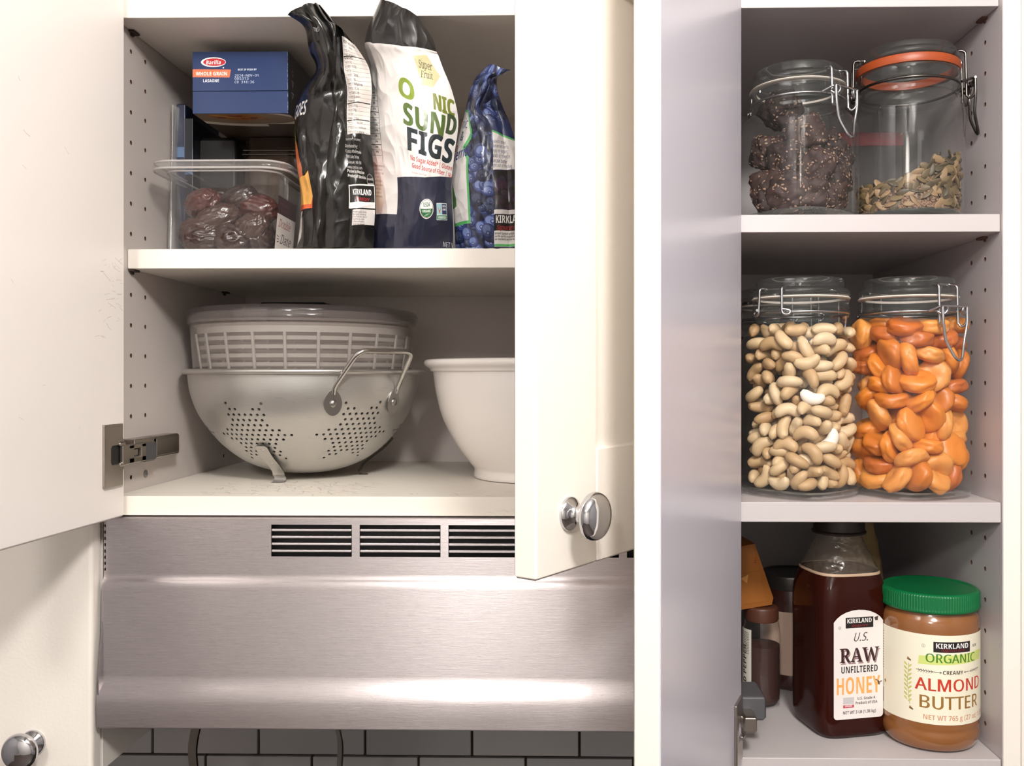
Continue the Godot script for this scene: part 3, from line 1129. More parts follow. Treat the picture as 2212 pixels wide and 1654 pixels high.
func hanging_hoop() -> void:
	# a steel bail handle that stands up behind the lip of the hood
	var z := -0.14
	var pts := [P(432, 1800, z), P(424, 1700, z), P(417, 1640, z), P(418, 1600, z), P(432, 1555, z), P(480, 1500, z), P(570, 1478, z), P(660, 1495, z), P(715, 1545, z), P(733, 1590, z), P(735, 1630, z), P(730, 1700, z), P(722, 1800, z)]
	var t := thing("bail_pot", "steel pot whose curved bail handle rises below the hood before the tiles", "pot", Vector3.ZERO)
	var g := Geo.new()
	var path := smooth_path(pts, 5)
	var rows := []
	for s in 2:
		var rr := []
		for i in path.size():
			var row := PackedVector3Array()
			var ta := (path[mini(i + 1, path.size() - 1)] - path[maxi(i - 1, 0)]).normalized()
			var f := float(i) / (path.size() - 1)
			var wide := Vector3(lerpf(0.85, 0.4, f), 0, lerpf(0.52, 0.9, f)).normalized()
			var side := ta.cross(wide).normalized()
			for k in 5:
				row.append(path[i] + side * (0.001 if s == 0 else -0.001) + wide * lerpf(-0.009, 0.009, k / 4.0))
			rr.append(row)
		g.grid(rr)
	part("hoop", g, M("hoop_steel", rgb(170, 160, 148), 0.3, 1.0), t)
	# the pan that it belongs to, on the stove below the picture
	var c: Vector3 = (pts[0] + pts[pts.size() - 1]) * 0.5
	g = Geo.new()
	g.lathe(v2([[0, -0.16], [0.095, -0.16], [0.104, -0.15], [0.106, 0.0], [0.109, 0.003], [0.104, 0.004], [0.102, -0.15], [0, -0.155]]), 48)
	var pot := part("pot", g, M("hoop_steel"), t)
	pot.position = Vector3(c.x, c.y - 0.005, c.z)
	# the stove that the pot stands on
	var y := c.y - 0.1655
	var st := thing("stove", "dark kitchen stove under the range hood, below the tiles", "stove", Vector3(-0.15, y, 0))
	part("cooktop", box(Vector3(-0.32, -0.03, -0.38), Vector3(0.32, 0.0, 0.24), 0.004), M("stove_black", rgb(40, 38, 38), 0.35), st)
	part("body", box(Vector3(-0.315, -1.45 - y, -0.38), Vector3(0.315, -0.031, 0.22), 0.004), M("stove_steel", rgb(130, 126, 124), 0.4, 0.9), st)


# ------------------------------------------------------------------ upper shelf of the open cabinet
# rows: [py, [[px, z], ...]] from the bottom up, stations running left to right; thick: depth behind each row
func pouch(called: String, rows: Array, us: Array, thick: Array, m: Material, parent: Node, crumple := 0.0015, sd := 1) -> MeshInstance3D:
	var nst: int = us.size()
	var fine_u := 7
	var fine_v := 6
	var fn := FastNoiseLite.new()
	fn.seed = sd
	fn.noise_type = FastNoiseLite.TYPE_SIMPLEX_SMOOTH
	fn.fractal_type = FastNoiseLite.FRACTAL_RIDGED
	fn.fractal_octaves = 2
	fn.frequency = 9.0
	# control points
	var ctl := []
	for r in rows:
		var row := []
		for s in r[1]:
			row.append(P(s[0], s[2] if s.size() > 2 else r[0], s[1]))
		ctl.append(row)
	var dense := []
	var py0: float = rows[0][0]
	var py1: float = rows[-1][0]
	var vs := PackedFloat32Array()
	var th := []
	for i in rows.size() - 1:
		var last := i == rows.size() - 2
		for k in (fine_v + 1 if last else fine_v):
			var f := float(k) / fine_v
			var row := []
			for s in nst:
				var a: Vector3 = ctl[maxi(i - 1, 0)][s]
				var b: Vector3 = ctl[i][s]
				var c: Vector3 = ctl[i + 1][s]
				var d: Vector3 = ctl[mini(i + 2, rows.size() - 1)][s]
				row.append(b.cubic_interpolate(c, a, d, f))
			dense.append(row)
			vs.append((lerpf(rows[i][0], rows[i + 1][0], f) - py1) / (py0 - py1))
			th.append(lerpf(thick[i], thick[i + 1], f))
	var g := Geo.new()
	# a face for every stretch between two stations, so that the folds stay crisp
	for s in nst - 1:
		var out := []
		var uu := PackedFloat32Array()
		for k in fine_u + 1:
			uu.append(lerpf(us[s], us[s + 1], float(k) / fine_u))
		for i in dense.size():
			var row := PackedVector3Array()
			for k in fine_u + 1:
				var f := float(k) / fine_u
				var p: Vector3 = (dense[i][s] as Vector3).lerp(dense[i][s + 1], f)
				var edge := sin(PI * f)
				var w := fn.get_noise_3d(p.x * 2.2, p.y, p.z) + 0.5 * fn.get_noise_3d(p.x * 5.0 + 3.0, p.y * 3.5, p.z * 3.0)
				p.z += edge * (0.0022 + crumple * w)
				row.append(p)
			out.append(row)
		g.grid(out, false, 0, 1, 0, 1, uu, vs)
	# back
	var out := []
	var uu := PackedFloat32Array()
	for k in 9:
		uu.append(lerpf(us[0], us[-1], k / 8.0))
	for i in dense.size():
		var row := PackedVector3Array()
		for k in 9:
			var f := k / 8.0
			var p: Vector3 = (dense[i][0] as Vector3).lerp(dense[i][nst - 1], f)
			p.z -= sin(PI * f) * th[i]
			row.append(p)
		row.reverse()
		out.append(row)
	g.grid(out, false, 0, 1, 0, 1, uu, vs)
	return part(called, g, m, parent)


func top_shelf() -> void:
	lasagne_box()
	back_of_shelf()
	date_tub()
	black_bag()
	fig_bag()
	berry_bag()


func lasagne_box() -> void:
	var z := -0.062
	var a := P(416, 245, z)
	var b := P(622, 111, z)
	var w := b.x - a.x
	var h := b.y - a.y
	var t := thing("pasta_box", "dark blue lasagne box with red oval logo lying end-on, topmost in its corner", "box", Vector3((a.x + b.x) / 2, a.y, z))
	var k := 8.0 * 1000.0
	var c := Canvas.new(int(w * k), int(h * k), rgb(12, 42, 90))
	var u := 4.0 * w * k / 824.0     # texture pixels in one pixel of the picture
	var fold := 84.0 * u
	c.oval(40 * u + 5 * u, 22 * u, 27 * u, 10.5 * u, rgb(240, 236, 232))
	c.oval(47 * u, 22 * u, 24 * u, 8.2 * u, rgb(188, 28, 44))
	c.text("Barilla", 29 * u, 26.5 * u, 8.0 * u, rgb(255, 245, 240), "Droid Sans", true, 0.0, 0.0, 0.95, 0.15)
	c.oval(66.5 * u, 34 * u, 1.6 * u, 1.6 * u, rgb(230, 230, 235))
	c.poly(PackedVector2Array([Vector2(0, 37 * u), Vector2(83 * u, 38 * u), Vector2(80 * u, 55 * u), Vector2(0, 54 * u)]), rgb(214, 112, 74))
	c.text("WHOLE GRAIN", 7 * u, 50.5 * u, 7.6 * u, rgb(255, 244, 236), "Droid Sans", true, 0.0, 0.0, 0.93)
	c.text("LASAGNE", 23 * u, 65 * u, 6.4 * u, rgb(235, 235, 242), "Droid Sans", true, 0.0, 0.0, 0.9)
	c.text("BEST IF USED BY", 98 * u, 40 * u, 3.8 * u, rgb(225, 228, 238), "Droid Sans", true)
	c.text("2024-NOV-01", 91 * u, 53.5 * u, 5.2 * u, rgb(214, 222, 238), "Droid Sans Mono", false, 0.0, 0.0, 1.12)
	c.text("005313", 91 * u, 60 * u, 5.2 * u, rgb(214, 222, 238), "Droid Sans Mono", false, 0.0, 0.0, 1.2)
	c.text("C0 318:36", 91 * u, 67.5 * u, 5.2 * u, rgb(214, 222, 238), "Droid Sans Mono", false, 0.0, 0.0, 1.1)
	for i in 26:
		c.rect(rng.randf() * c.w, fold + rng.randf_range(-2, 2), rng.randf_range(6, 40), 2, rgb(120, 140, 180))
		c.rect(c.w - rng.randi_range(2, 5), rng.randf() * c.h, 3, rng.randf_range(4, 30), rgb(130, 145, 180))
	var m := printed("lasagne_end", c, 0.32)
	var dark := M("box_navy", rgb(20, 27, 48), 0.38)
	var hl := w / 2
	var deep := 0.185
	part("carton", box(Vector3(-hl, 0.0006, -deep), Vector3(hl, h, -0.002), 0.0006), dark, t)
	# two end flaps that meet in a seam
	var cut := h * (1.0 - fold / c.h)
	for q in [[cut + 0.0003, h, 0.0], [0.0, cut - 0.0003, -0.0004]]:
		var g := Geo.new()
		g.box(Vector3(-hl, q[0], -0.0022), Vector3(hl, q[1], q[2] - 0.0001), 0.0004)
		var v0: float = 1.0 - q[1] / h
		var v1: float = 1.0 - q[0] / h
		var f := part("end_flap", g, M("box_blue", rgb(12, 42, 90), 0.32), t)
		g = Geo.new()
		g.quad(Vector3(-hl, q[0], q[2]), Vector3(hl, q[0], q[2]), Vector3(hl, q[1], q[2]), Vector3(-hl, q[1], q[2]), Vector3.BACK, Vector2(0, v1), Vector2(1, v1), Vector2(1, v0), Vector2(0, v0))
		part("print", g, m, f)
	# printed underside with a plate of lasagne, and the recycling panel on the right side
	c = Canvas.new(512, 900, rgb(82, 66, 54))
	c.rect(0, 0, 512, 10, rgb(36, 48, 84))
	c.oval(230, 90, 330, 150, rgb(236, 226, 212), 0.1)
	c.oval(230, 80, 290, 112, rgb(150, 128, 104), 0.1)
	c.poly(PackedVector2Array([Vector2(60, 18), Vector2(330, 18), Vector2(380, 110), Vector2(210, 130), Vector2(80, 70)]), rgb(170, 112, 52))
	for i in 16:
		c.line(PackedVector2Array([Vector2(80 + i * 10, 22 + i * 3), Vector2(150 + i * 12, 60 + i * 4), Vector2(240 + i * 9, 70 + i * 3)]), 6, rgb(236 - i * 6, 180 - i * 5, 90))
	for i in 7:
		c.oval(110 + rng.randf() * 220, 40 + rng.randf() * 60, 22, 10, rgb(120, 42, 28))
	c.rect(330, 200, 180, 260, rgb(78, 64, 54))
	var g := Geo.new()
	g.quad(Vector3(-hl, 0, -deep), Vector3(hl, 0, -deep), Vector3(hl, 0, -0.002), Vector3(-hl, 0, -0.002), Vector3.DOWN, Vector2(0, 1), Vector2(1, 1), Vector2(1, 0), Vector2(0, 0))
	part("printed_underside", g, printed("lasagne_plate", c, 0.3), t)
	c = Canvas.new(900, 360, rgb(22, 24, 34))
	c.rect(40, 60, 70, 240, rgb(16, 16, 20))
	for e in [[60, 90], [60, 150], [60, 220]]:
		c.line(PackedVector2Array([Vector2(e[0], e[1]), Vector2(e[0] + 34, e[1]), Vector2(e[0] + 16, e[1] + 34), Vector2(e[0], e[1])]), 6, rgb(120, 120, 124))
	g = Geo.new()
	g.quad(Vector3(hl + 0.0002, 0, 0), Vector3(hl + 0.0002, 0, -deep), Vector3(hl + 0.0002, h, -deep), Vector3(hl + 0.0002, h, 0), Vector3.RIGHT, Vector2(0, 1), Vector2(1, 1), Vector2(1, 0), Vector2(0, 0))
	part("printed_side", g, printed("lasagne_side", c, 0.3), t)


func back_of_shelf() -> void:
	# what the lasagne box rests on, and the flat bags beside it
	var brown := M("brown_film", rgb(58, 46, 38), 0.22, 0.0, {"clearcoat_enabled": true, "clearcoat": 0.6, "clearcoat_roughness": 0.1})
	var top := P(520, 245, -0.062).y - 0.0012
	var a := P(514, 500, -0.14)
	var b := P(640, 500, -0.14)
	var t := thing("snack_pouch", "upright brown foil pouch with zip seam, under the blue lasagne box", "pouch", Vector3((a.x + b.x) / 2, shelf_y, -0.14))
	var w := (b.x - a.x) / 2
	var hh := top - shelf_y
	var rows := []
	for i in 9:
		var f := i / 8.0
		var row := PackedVector3Array()
		var dep := lerpf(0.045, 0.012, f)
		for k in 32:
			var an := TAU * k / 32
			var sx := signf(sin(an)) * pow(absf(sin(an)), 0.45) * w
			var cz := signf(cos(an)) * pow(absf(cos(an)), 0.8) * dep
			row.append(Vector3(sx, 0.0005 + f * hh, cz - 0.03 + 0.0015 * sin(9.0 * an + 7.0 * f)))
		rows.append(row)
	var g := Geo.new()
	g.grid(rows, true)
	part("film", g, brown, t)
	g = Geo.new()
	g.box(Vector3(-w * 0.97, hh * 0.885, -0.03 + 0.0105), Vector3(w * 0.97, hh * 0.9, -0.03 + 0.0185), 0.0012)
	g.box(Vector3(-w * 0.97, hh * 0.855, -0.03 + 0.0115), Vector3(w * 0.97, hh * 0.862, -0.03 + 0.0195), 0.0012)
	part("zip_seam", g, brown, t)
	# black bag
	a = P(418, 500, -0.15)
	b = P(512, 500, -0.15)
	var t2 := thing("black_pack", "flat matt black pack with faint lettering, standing behind the date tub", "pack", Vector3((a.x + b.x) / 2, shelf_y, -0.15))
	w = (b.x - a.x) / 2
	g = Geo.new()
	g.box(Vector3(-w, 0.0005, -0.06), Vector3(w, hh, 0.0), 0.006)
	part("film", g, M("black_matt", rgb(17, 16, 17), 0.55), t2)
	g = Geo.new()
	g.quad(Vector3(-w * 0.8, hh * 0.45, 0.0006), Vector3(w * 0.8, hh * 0.45, 0.0006), Vector3(w * 0.8, hh * 0.9, 0.0006), Vector3(-w * 0.8, hh * 0.9, 0.0006), Vector3.BACK, Vector2(0, 1), Vector2(1, 1), Vector2(1, 0), Vector2(0, 0))
	var c := Canvas.new(256, 256, rgb(17, 16, 17))
	for i in 5:
		c.line(PackedVector2Array([Vector2(30, 60 + i * 32), Vector2(150 + 20 * (i % 3), 76 + i * 32)]), 4, rgb(40, 39, 40))
	part("print", g, printed("black_print", c, 0.55), t2)
	# two navy sleeves standing on edge, in a clear bag
	var names := ["slim navy carton standing on edge at the left back of the upper shelf", "slim charcoal carton standing on edge beside the navy one"]
	for i in 2:
		var p := P([391, 408][i], 500, -0.13)
		var s := thing("slim_carton", names[i], "carton", Vector3(p.x, shelf_y, -0.13))
		g = Geo.new()
		g.box(Vector3(-0.0062, 0.0005, -0.1), Vector3(0.0052, [0.182, 0.166][i], 0.0), 0.0015)
		part("sleeve", g, M(["navy_sleeve", "charcoal_sleeve"][i], [rgb(26, 34, 58), rgb(20, 22, 34)][i], 0.3), s)
		g = Geo.new()
		g.box(Vector3(-0.0045, [0.12, 0.1][i], 0.0), Vector3(0.004, [0.132, 0.106][i], 0.0005), 0.0002)
		part("sticker", g, M("pale_sticker", rgb(86, 108, 140), 0.4), s)
	var rows2 := []
	var q := P(377, 500, -0.118)
	for i in 13:
		var f := i / 12.0
		var row := PackedVector3Array()
		for k in 20:
			var an := TAU * k / 20
			var rr := 0.006 + 0.0035 * sin(f * 6.0 + 1.0) + 0.0015 * sin(an * 3.0 + f * 9.0)
			row.append(Vector3(rr * sin(an) * lerpf(1.0, 0.45, f), 0.001 + f * 0.176, 0.03 * cos(an) * lerpf(1.0, 0.7, f)))
		rows2.append(row)
	g = Geo.new()
	g.grid(rows2, true)
	var bag := single("plastic_bag", g, M("bag_film", Color(0.78, 0.77, 0.76, 0.32), 0.12, 0.0, {"transparency": BaseMaterial3D.TRANSPARENCY_ALPHA}), "crumpled clear plastic bag against the left wall of the upper shelf", "plastic bag", Vector3(q.x - 0.004, shelf_y, q.z - 0.02))
	bag.rotation.y = 0.1


func date_tub() -> void:
	var z := -0.04
	var bl := P(362, 533, z)
	var br := P(582, 533, z)
	var tl := P(346, 362, z)
	var tr := P(594, 362, z)
	var hh := tl.y - bl.y
	var cx := (bl.x + br.x) / 2
	var t := thing("date_tub", "clear plastic tub of dates with a wide rim and printed label", "tub", Vector3(cx, shelf_y, z))
	var wb := (br.x - bl.x) / 2
	var wt := (tr.x - tl.x) / 2
	var dep := 0.135
	var shape := func(hw: float, front: float, back: float, y: float, rad: float) -> PackedVector3Array:
		var o := PackedVector3Array()
		for cnr: Array in [[1, 1], [1, -1], [-1, -1], [-1, 1]]:
			var c := Vector2(cnr[0] * (hw - rad), (front - rad) if cnr[1] > 0 else (back + rad))
			for k in 7:
				var a: float = {[1, 1]: PI / 2, [1, -1]: 0.0, [-1, -1]: -PI / 2, [-1, 1]: PI}[cnr] - PI / 2 * k / 6.0
				o.append(Vector3(c.x + rad * cos(a), y, c.y + rad * sin(a)))
		o.reverse()
		return o
	var clear := M("tub_clear", Color(0.8, 0.78, 0.77, 0.025), 0.05, 0.0, {"metallic_specular": 0.34, "transparency": BaseMaterial3D.TRANSPARENCY_ALPHA})
	var rows := []
	for q in [[0.0, 0.004], [0.0012, 0.0005], [0.006, 0.0], [0.03, 0.0], [0.06, 0.0], [1.0, 0.0]]:
		var f: float = q[0]
		rows.append(shape.call(lerpf(wb, wt, f) - q[1], lerpf(-0.006, 0.0, f) - q[1], -dep + lerpf(0.006, 0.0, f) + q[1], 0.0006 + f * hh, 0.016))
	var g := Geo.new()
	g.grid(rows, true)
	part("tub", g, clear, t)
	rows = []
	for q in [[0.0005, hh + 0.0], [0.011, hh + 0.0005], [0.0125, hh + 0.002], [0.0125, hh + 0.0055], [0.0105, hh + 0.0085], [0.006, hh + 0.0095], [-0.004, hh + 0.0095], [-0.012, hh + 0.0075]]:
		rows.append(shape.call(wt + q[0], q[0], -dep - q[0], q[1], 0.02 + q[0] * 0.5))
	g = Geo.new()
	g.grid(rows, true)
	var rim_shape := g
	g = Geo.new()
	for q in [[0.0118, hh + 0.0012, 0.0013], [0.0112, hh + 0.0085, 0.0011], [0.0004, hh + 0.0004, 0.0011]]:
		g.tube(shape.call(wt + q[0], q[0], -dep - q[0], q[1], 0.02 + q[0] * 0.5), q[2], 6, true)
	part("rim_bead", g, M("bead_clear", Color(0.86, 0.84, 0.83, 0.42), 0.06, 0.0, {"transparency": BaseMaterial3D.TRANSPARENCY_ALPHA}), t)
	g = rim_shape
	part("rim", g, M("rim_clear", Color(0.86, 0.84, 0.82, 0.1), 0.07, 0.0, {"transparency": BaseMaterial3D.TRANSPARENCY_ALPHA}), t)
	g = Geo.new()
	g.prism(PackedVector2Array([Vector2(-wt + 0.01, 0.012), Vector2(wt - 0.01, 0.012), Vector2(wt - 0.01, dep - 0.012), Vector2(-wt + 0.01, dep - 0.012)]), 0.0, 0.0005)
	var lid := part("lid", g, clear, t)
	lid.transform = Transform3D(Basis(Vector3.RIGHT, -PI / 2), Vector3(0, hh + 0.0075, 0))
	# printed label on the right front corner
	var c := Canvas.new(420, 560, rgb(226, 218, 212))
	c.rect(0, 0, 420, 190, rgb(52, 18, 24))
	c.text("ORGANIC", 60, 90, 34, rgb(96, 44, 48), "Droid Sans", true)
	c.text("MEDJOOL", 60, 150, 34, rgb(90, 40, 44), "Droid Sans", true)
	c.text("Double", 40, 310, 78, rgb(150, 36, 44), "Droid Serif", false, 0.0, 0.0, 0.75, 0.35)
	c.text("Date", 96, 470, 100, rgb(48, 26, 28), "Droid Serif", false, 0.0, 0.0, 0.8, 0.35)
	for i in 3:
		c.line(PackedVector2Array([Vector2(20 + i * 6, 400 + i * 34), Vector2(70, 410 + i * 24)]), 8, rgb(48, 26, 28))
	g = Geo.new()
	rows = []
	var lab := []
	var lw := 0.062
	for f in [0.02, 0.25, 0.5, 0.72]:
		var row := PackedVector3Array()
		for k in 12:
			# along the side, round the corner from the front
			var s := lw * k / 11.0
			var hw := lerpf(wb, wt, f) + 0.0006
			row.append(Vector3(hw, 0.0006 + f * hh, -0.018 - s + 0.004))
		rows.append(row)
	g.grid(rows, false, 0, 1, 1, 0)
	part("label", g, printed("date_label", c, 0.4), t, "dark red and white printed label")
	# a slice of the label turns on to the front
	# dates
	var skin := [M("date_dark", rgb(46, 23, 20), 0.36, 0.0, {"clearcoat_enabled": true, "clearcoat": 0.7, "clearcoat_roughness": 0.18}), M("date_red", rgb(70, 28, 24), 0.28, 0.0, {"clearcoat_enabled": true, "clearcoat": 0.8, "clearcoat_roughness": 0.14}), M("date_brown", rgb(60, 38, 32), 0.32, 0.0, {"clearcoat_enabled": true, "clearcoat": 0.6, "clearcoat_roughness": 0.2})]
	var shapes := []
	for s in 4:
		var fn := FastNoiseLite.new()
		fn.seed = 20 + s
		fn.frequency = 1.0
		fn.fractal_type = FastNoiseLite.FRACTAL_RIDGED
		fn.fractal_octaves = 2
		g = Geo.new()
		g.blob(Vector3(0.0262, 0.0158, 0.0155), 56, 40, func(d: Vector3) -> float:
			var e := pow(absf(d.x), 5.0)
			return 1.0 - 0.1 * e + 0.13 * fn.get_noise_3d(d.x * 1.0 + 0.3 * d.y, d.y * 1.7 + s, d.z * 1.7) + 0.035 * fn.get_noise_3d(d.x * 2.6, d.y * 6.0, d.z * 6.0 + s))
		shapes.append(g.done())
	# picture x, y, depth behind the front, lean, skin, label
	var spots := [
		[410, 440, -0.026, 14, 1, "reddish date at the upper left of the heap in the clear tub"],
		[470, 474, -0.02, 22, 2, "large wrinkled date lying across the middle front of the clear tub"],
		[396, 498, -0.021, -16, 2, "wrinkled date at the lower left front of the clear tub"],
		[516, 436, -0.046, -18, 0, "dim date behind the middle of the heap in the clear tub"],
		[556, 450, -0.042, 12, 1, "reddish date at the upper right of the heap in the clear tub"],
		[540, 496, -0.022, -40, 2, "plump wrinkled date at the lower right front of the clear tub"],
		[494, 522, -0.02, 10, 0, "dark date on the tub's floor under the large middle date"],
		[440, 523, -0.02, -6, 0, "dark date on the tub's floor under the left-hand dates"],
		[572, 510, -0.036, 62, 0, "upright dark date in the front right corner of the clear tub"],
		[452, 440, -0.058, -12, 0, "dark date deep behind the reddish upper left date in the tub"],
		[505, 462, -0.06, 20, 0, "dark date deep behind the large middle date in the tub"],
		[420, 478, -0.056, 0, 0, "dark date deep behind the lower left date in the tub"],
		[545, 478, -0.066, 35, 0, "dark date deep behind the lower right date in the tub"]]
	for i in spots.size():
		var s: Array = spots[i]
		var p := P(s[0], s[1], z + s[2])
		var o := part(numbered("date"), shapes[i % 4], skin[s[4]], self)
		tag(o, s[5], "date", "dates in the clear tub")
		o.position = Vector3(clampf(p.x, cx - wb + 0.027, cx + wb - 0.024), maxf(p.y, shelf_y + 0.016), p.z)
		o.rotation = Vector3(rng.randf() * 6.0, rng.randfn(0.0, 0.35), deg_to_rad(s[3]))
		o.scale = Vector3.ONE * rng.randf_range(0.9, 0.98)


func foil(called: String, c: Canvas, rough: float, sd: int, bump := 0.5, freq := 0.006) -> StandardMaterial3D:
	var m := printed(called, c, rough, {"clearcoat_enabled": true, "clearcoat": 0.5, "clearcoat_roughness": 0.12, "normal_enabled": true, "normal_scale": bump})
	m.normal_texture = noise_tex(freq, 512, true, 16.0, sd, null, 2, FastNoiseLite.TYPE_SIMPLEX, true)
	return m


func black_bag() -> void:
	var t := thing("black_pouch", "tall black foil pouch with mango print, folded over at the top", "pouch")
	var rows := [
		[536, [[640, -0.055], [672, -0.036], [702, -0.031], [752, -0.034], [806, -0.05]]],
		[480, [[648, -0.052], [676, -0.03], [704, -0.026], [756, -0.028], [811, -0.042]]],
		[420, [[650, -0.05], [672, -0.026], [704, -0.02], [758, -0.024], [812, -0.036]]],
		[350, [[640, -0.05], [664, -0.028], [706, -0.016], [752, -0.018], [806, -0.03]]],
		[290, [[637, -0.055], [660, -0.036], [713, -0.018], [746, -0.014], [800, -0.026]]],
		[240, [[638, -0.05], [668, -0.02], [722, -0.008], [744, -0.016], [800, -0.026]]],
		[195, [[654, -0.04], [682, -0.008], [716, -0.012], [745, -0.012], [803, -0.022]]],
		[150, [[683, -0.03], [700, -0.004], [722, 0.0], [738, -0.01], [798, -0.02]]],
		[110, [[668, -0.015], [694, 0.006], [722, 0.006], [738, -0.004], [781, -0.012, 118]]],
		[60, [[658, 0.0], [684, 0.014], [712, 0.008], [734, 0.0], [756, -0.004, 84]]],
		[30, [[628, 0.008, 36], [670, 0.018, 40], [696, 0.01, 38], [716, 0.004, 48], [731, 0.0, 56]]],
		[8, [[621, 0.012, 33], [652, 0.014, 14], [679, 0.01, 8], [689, 0.006, 10], [698, 0.002, 18]]]]
	var thick := [0.07, 0.075, 0.07, 0.06, 0.05, 0.045, 0.04, 0.03, 0.02, 0.008, 0.003, 0.001]
	var c := Canvas.new(900, 1400, rgb(15, 14, 13))
	# u 0..900 across the stations, v = (py - 8) / 528 * 1400
	var y := func(py: float) -> float: return (py - 8.0) / 528.0 * 1400.0
	# mango print at the lower left
	c.poly(PackedVector2Array([Vector2(0, y.call(285)), Vector2(70, y.call(318)), Vector2(120, y.call(365)), Vector2(110, y.call(392)), Vector2(0, y.call(392))]), rgb(216, 116, 72))
	c.poly(PackedVector2Array([Vector2(0, y.call(270)), Vector2(40, y.call(305)), Vector2(0, y.call(330))]), rgb(150, 150, 60))
	c.poly(PackedVector2Array([Vector2(0, y.call(388)), Vector2(150, y.call(380)), Vector2(210, y.call(368)), Vector2(240, y.call(425)), Vector2(200, y.call(440)), Vector2(0, y.call(444))]), rgb(240, 178, 92))
	c.poly(PackedVector2Array([Vector2(0, y.call(444)), Vector2(200, y.call(440)), Vector2(240, y.call(424)), Vector2(215, y.call(448)), Vector2(0, y.call(456))]), rgb(216, 100, 60))
	c.poly(PackedVector2Array([Vector2(10, y.call(458)), Vector2(60, y.call(456)), Vector2(50, y.call(510)), Vector2(12, y.call(526))]), rgb(222, 218, 214))
	c.text("MANGOES", 176, y.call(248), 84, rgb(235, 233, 230), "Droid Sans", true, -0.2, 1.0, 0.62)
	c.text("1187213", 170, y.call(72), 26, rgb(210, 208, 204), "Droid Sans Mono", false, -0.05, 0.0, 0.7)
	# nutrition panel
	c.rect(640, y.call(80), 260, y.call(292) - y.call(80), rgb(214, 206, 200))
	var lines := ["Nutrition Facts", "About 28 servings", "Serving size", "Amount per serving", "Calories", "Total Fat 0g", "Saturated Fat 0g", "Trans Fat 0g", "Cholesterol 0mg", "Sodium 0mg", "Total Carbohydrate", "Dietary Fiber 2g", "Total Sugars 24g", "Includes 0g added", "Protein 1g", "Vitamin D 0mcg", "Calcium 15mg", "Iron 0mg", "Potassium 350mg", "The % Daily Value (DV)", "serving of food contributes", "a day is used for general"]
	for i in lines.size():
		var yy: float = y.call(92.0 + i * 9.3)
		var big: bool = i in [0, 4]
		c.text(lines[i], 652, yy, 21 if big else 13, rgb(26, 24, 24), "Droid Sans", big or i in [10, 14], 0.06, 0.0, 0.95)
		c.rect(645, yy + 7, 250, 6 if i in [3, 14, 18] else 1.5, rgb(40, 38, 38))
	c.text("INGREDIENTS: ORGANIC", 610, y.call(304), 12, rgb(200, 196, 192), "Droid Sans", false, 0.08)
	var addr := ["Distributed by:", "Costco Wholesale", "999 Lake Drive", "Issaquah, WA 98", "www.costco.com"]
	for i in 5:
		c.text(addr[i], 600, y.call(319.0 + i * 11.0), 17, rgb(214, 210, 206), "Droid Sans", false, 0.09)
	c.text("Packed in Mexico", 600, y.call(372), 17, rgb(220, 216, 212), "Droid Sans", true, 0.09)
	c.text("Product of Mexico", 600, y.call(382), 17, rgb(220, 216, 212), "Droid Sans", true, 0.09)
	c.oval(850, y.call(392), 36, 40, rgb(120, 116, 114))
	c.oval(850, y.call(392), 31, 35, rgb(23, 21, 20))
	c.text("ORGANIC", 850, y.call(390), 11, rgb(200, 196, 192), "Droid Sans", true, 0.0, 0.5)
	c.text("VERIFIED", 850, y.call(400), 11, rgb(200, 196, 192), "Droid Sans", true, 0.0, 0.5)
	# maker's box
	c.rect(600, y.call(399), 290, y.call(450) - y.call(399), rgb(226, 222, 218))
	c.rect(606, y.call(402), 278, y.call(437) - y.call(402), rgb(20, 18, 18))
	c.text("KIRKLAND", 745, y.call(422), 34, rgb(245, 243, 240), "Droid Sans", true, 0.02, 0.5, 0.92)
	c.text("Signature", 745, y.call(434), 22, rgb(190, 40, 48), "Droid Serif", false, 0.02, 0.5, 1.1, 0.4)
	c.rect(640, y.call(453), 250, y.call(487) - y.call(453), rgb(220, 214, 210))
	for i in 6:
		c.text(["Kirkland quality meets", "the highest standards", "of our members and of", "Contents may settle", "sulfites none added", "refund if not pleased"][i], 650, y.call(459.5 + i * 5.4), 11, rgb(50, 46, 46), "Droid Sans", false, 0.03)
	pouch("bag_film", rows, [0.0, 0.24, 0.47, 0.68, 1.0], thick, foil("black_foil", c, 0.24, 31, 0.8, 0.0034), t, 0.0045, 4)


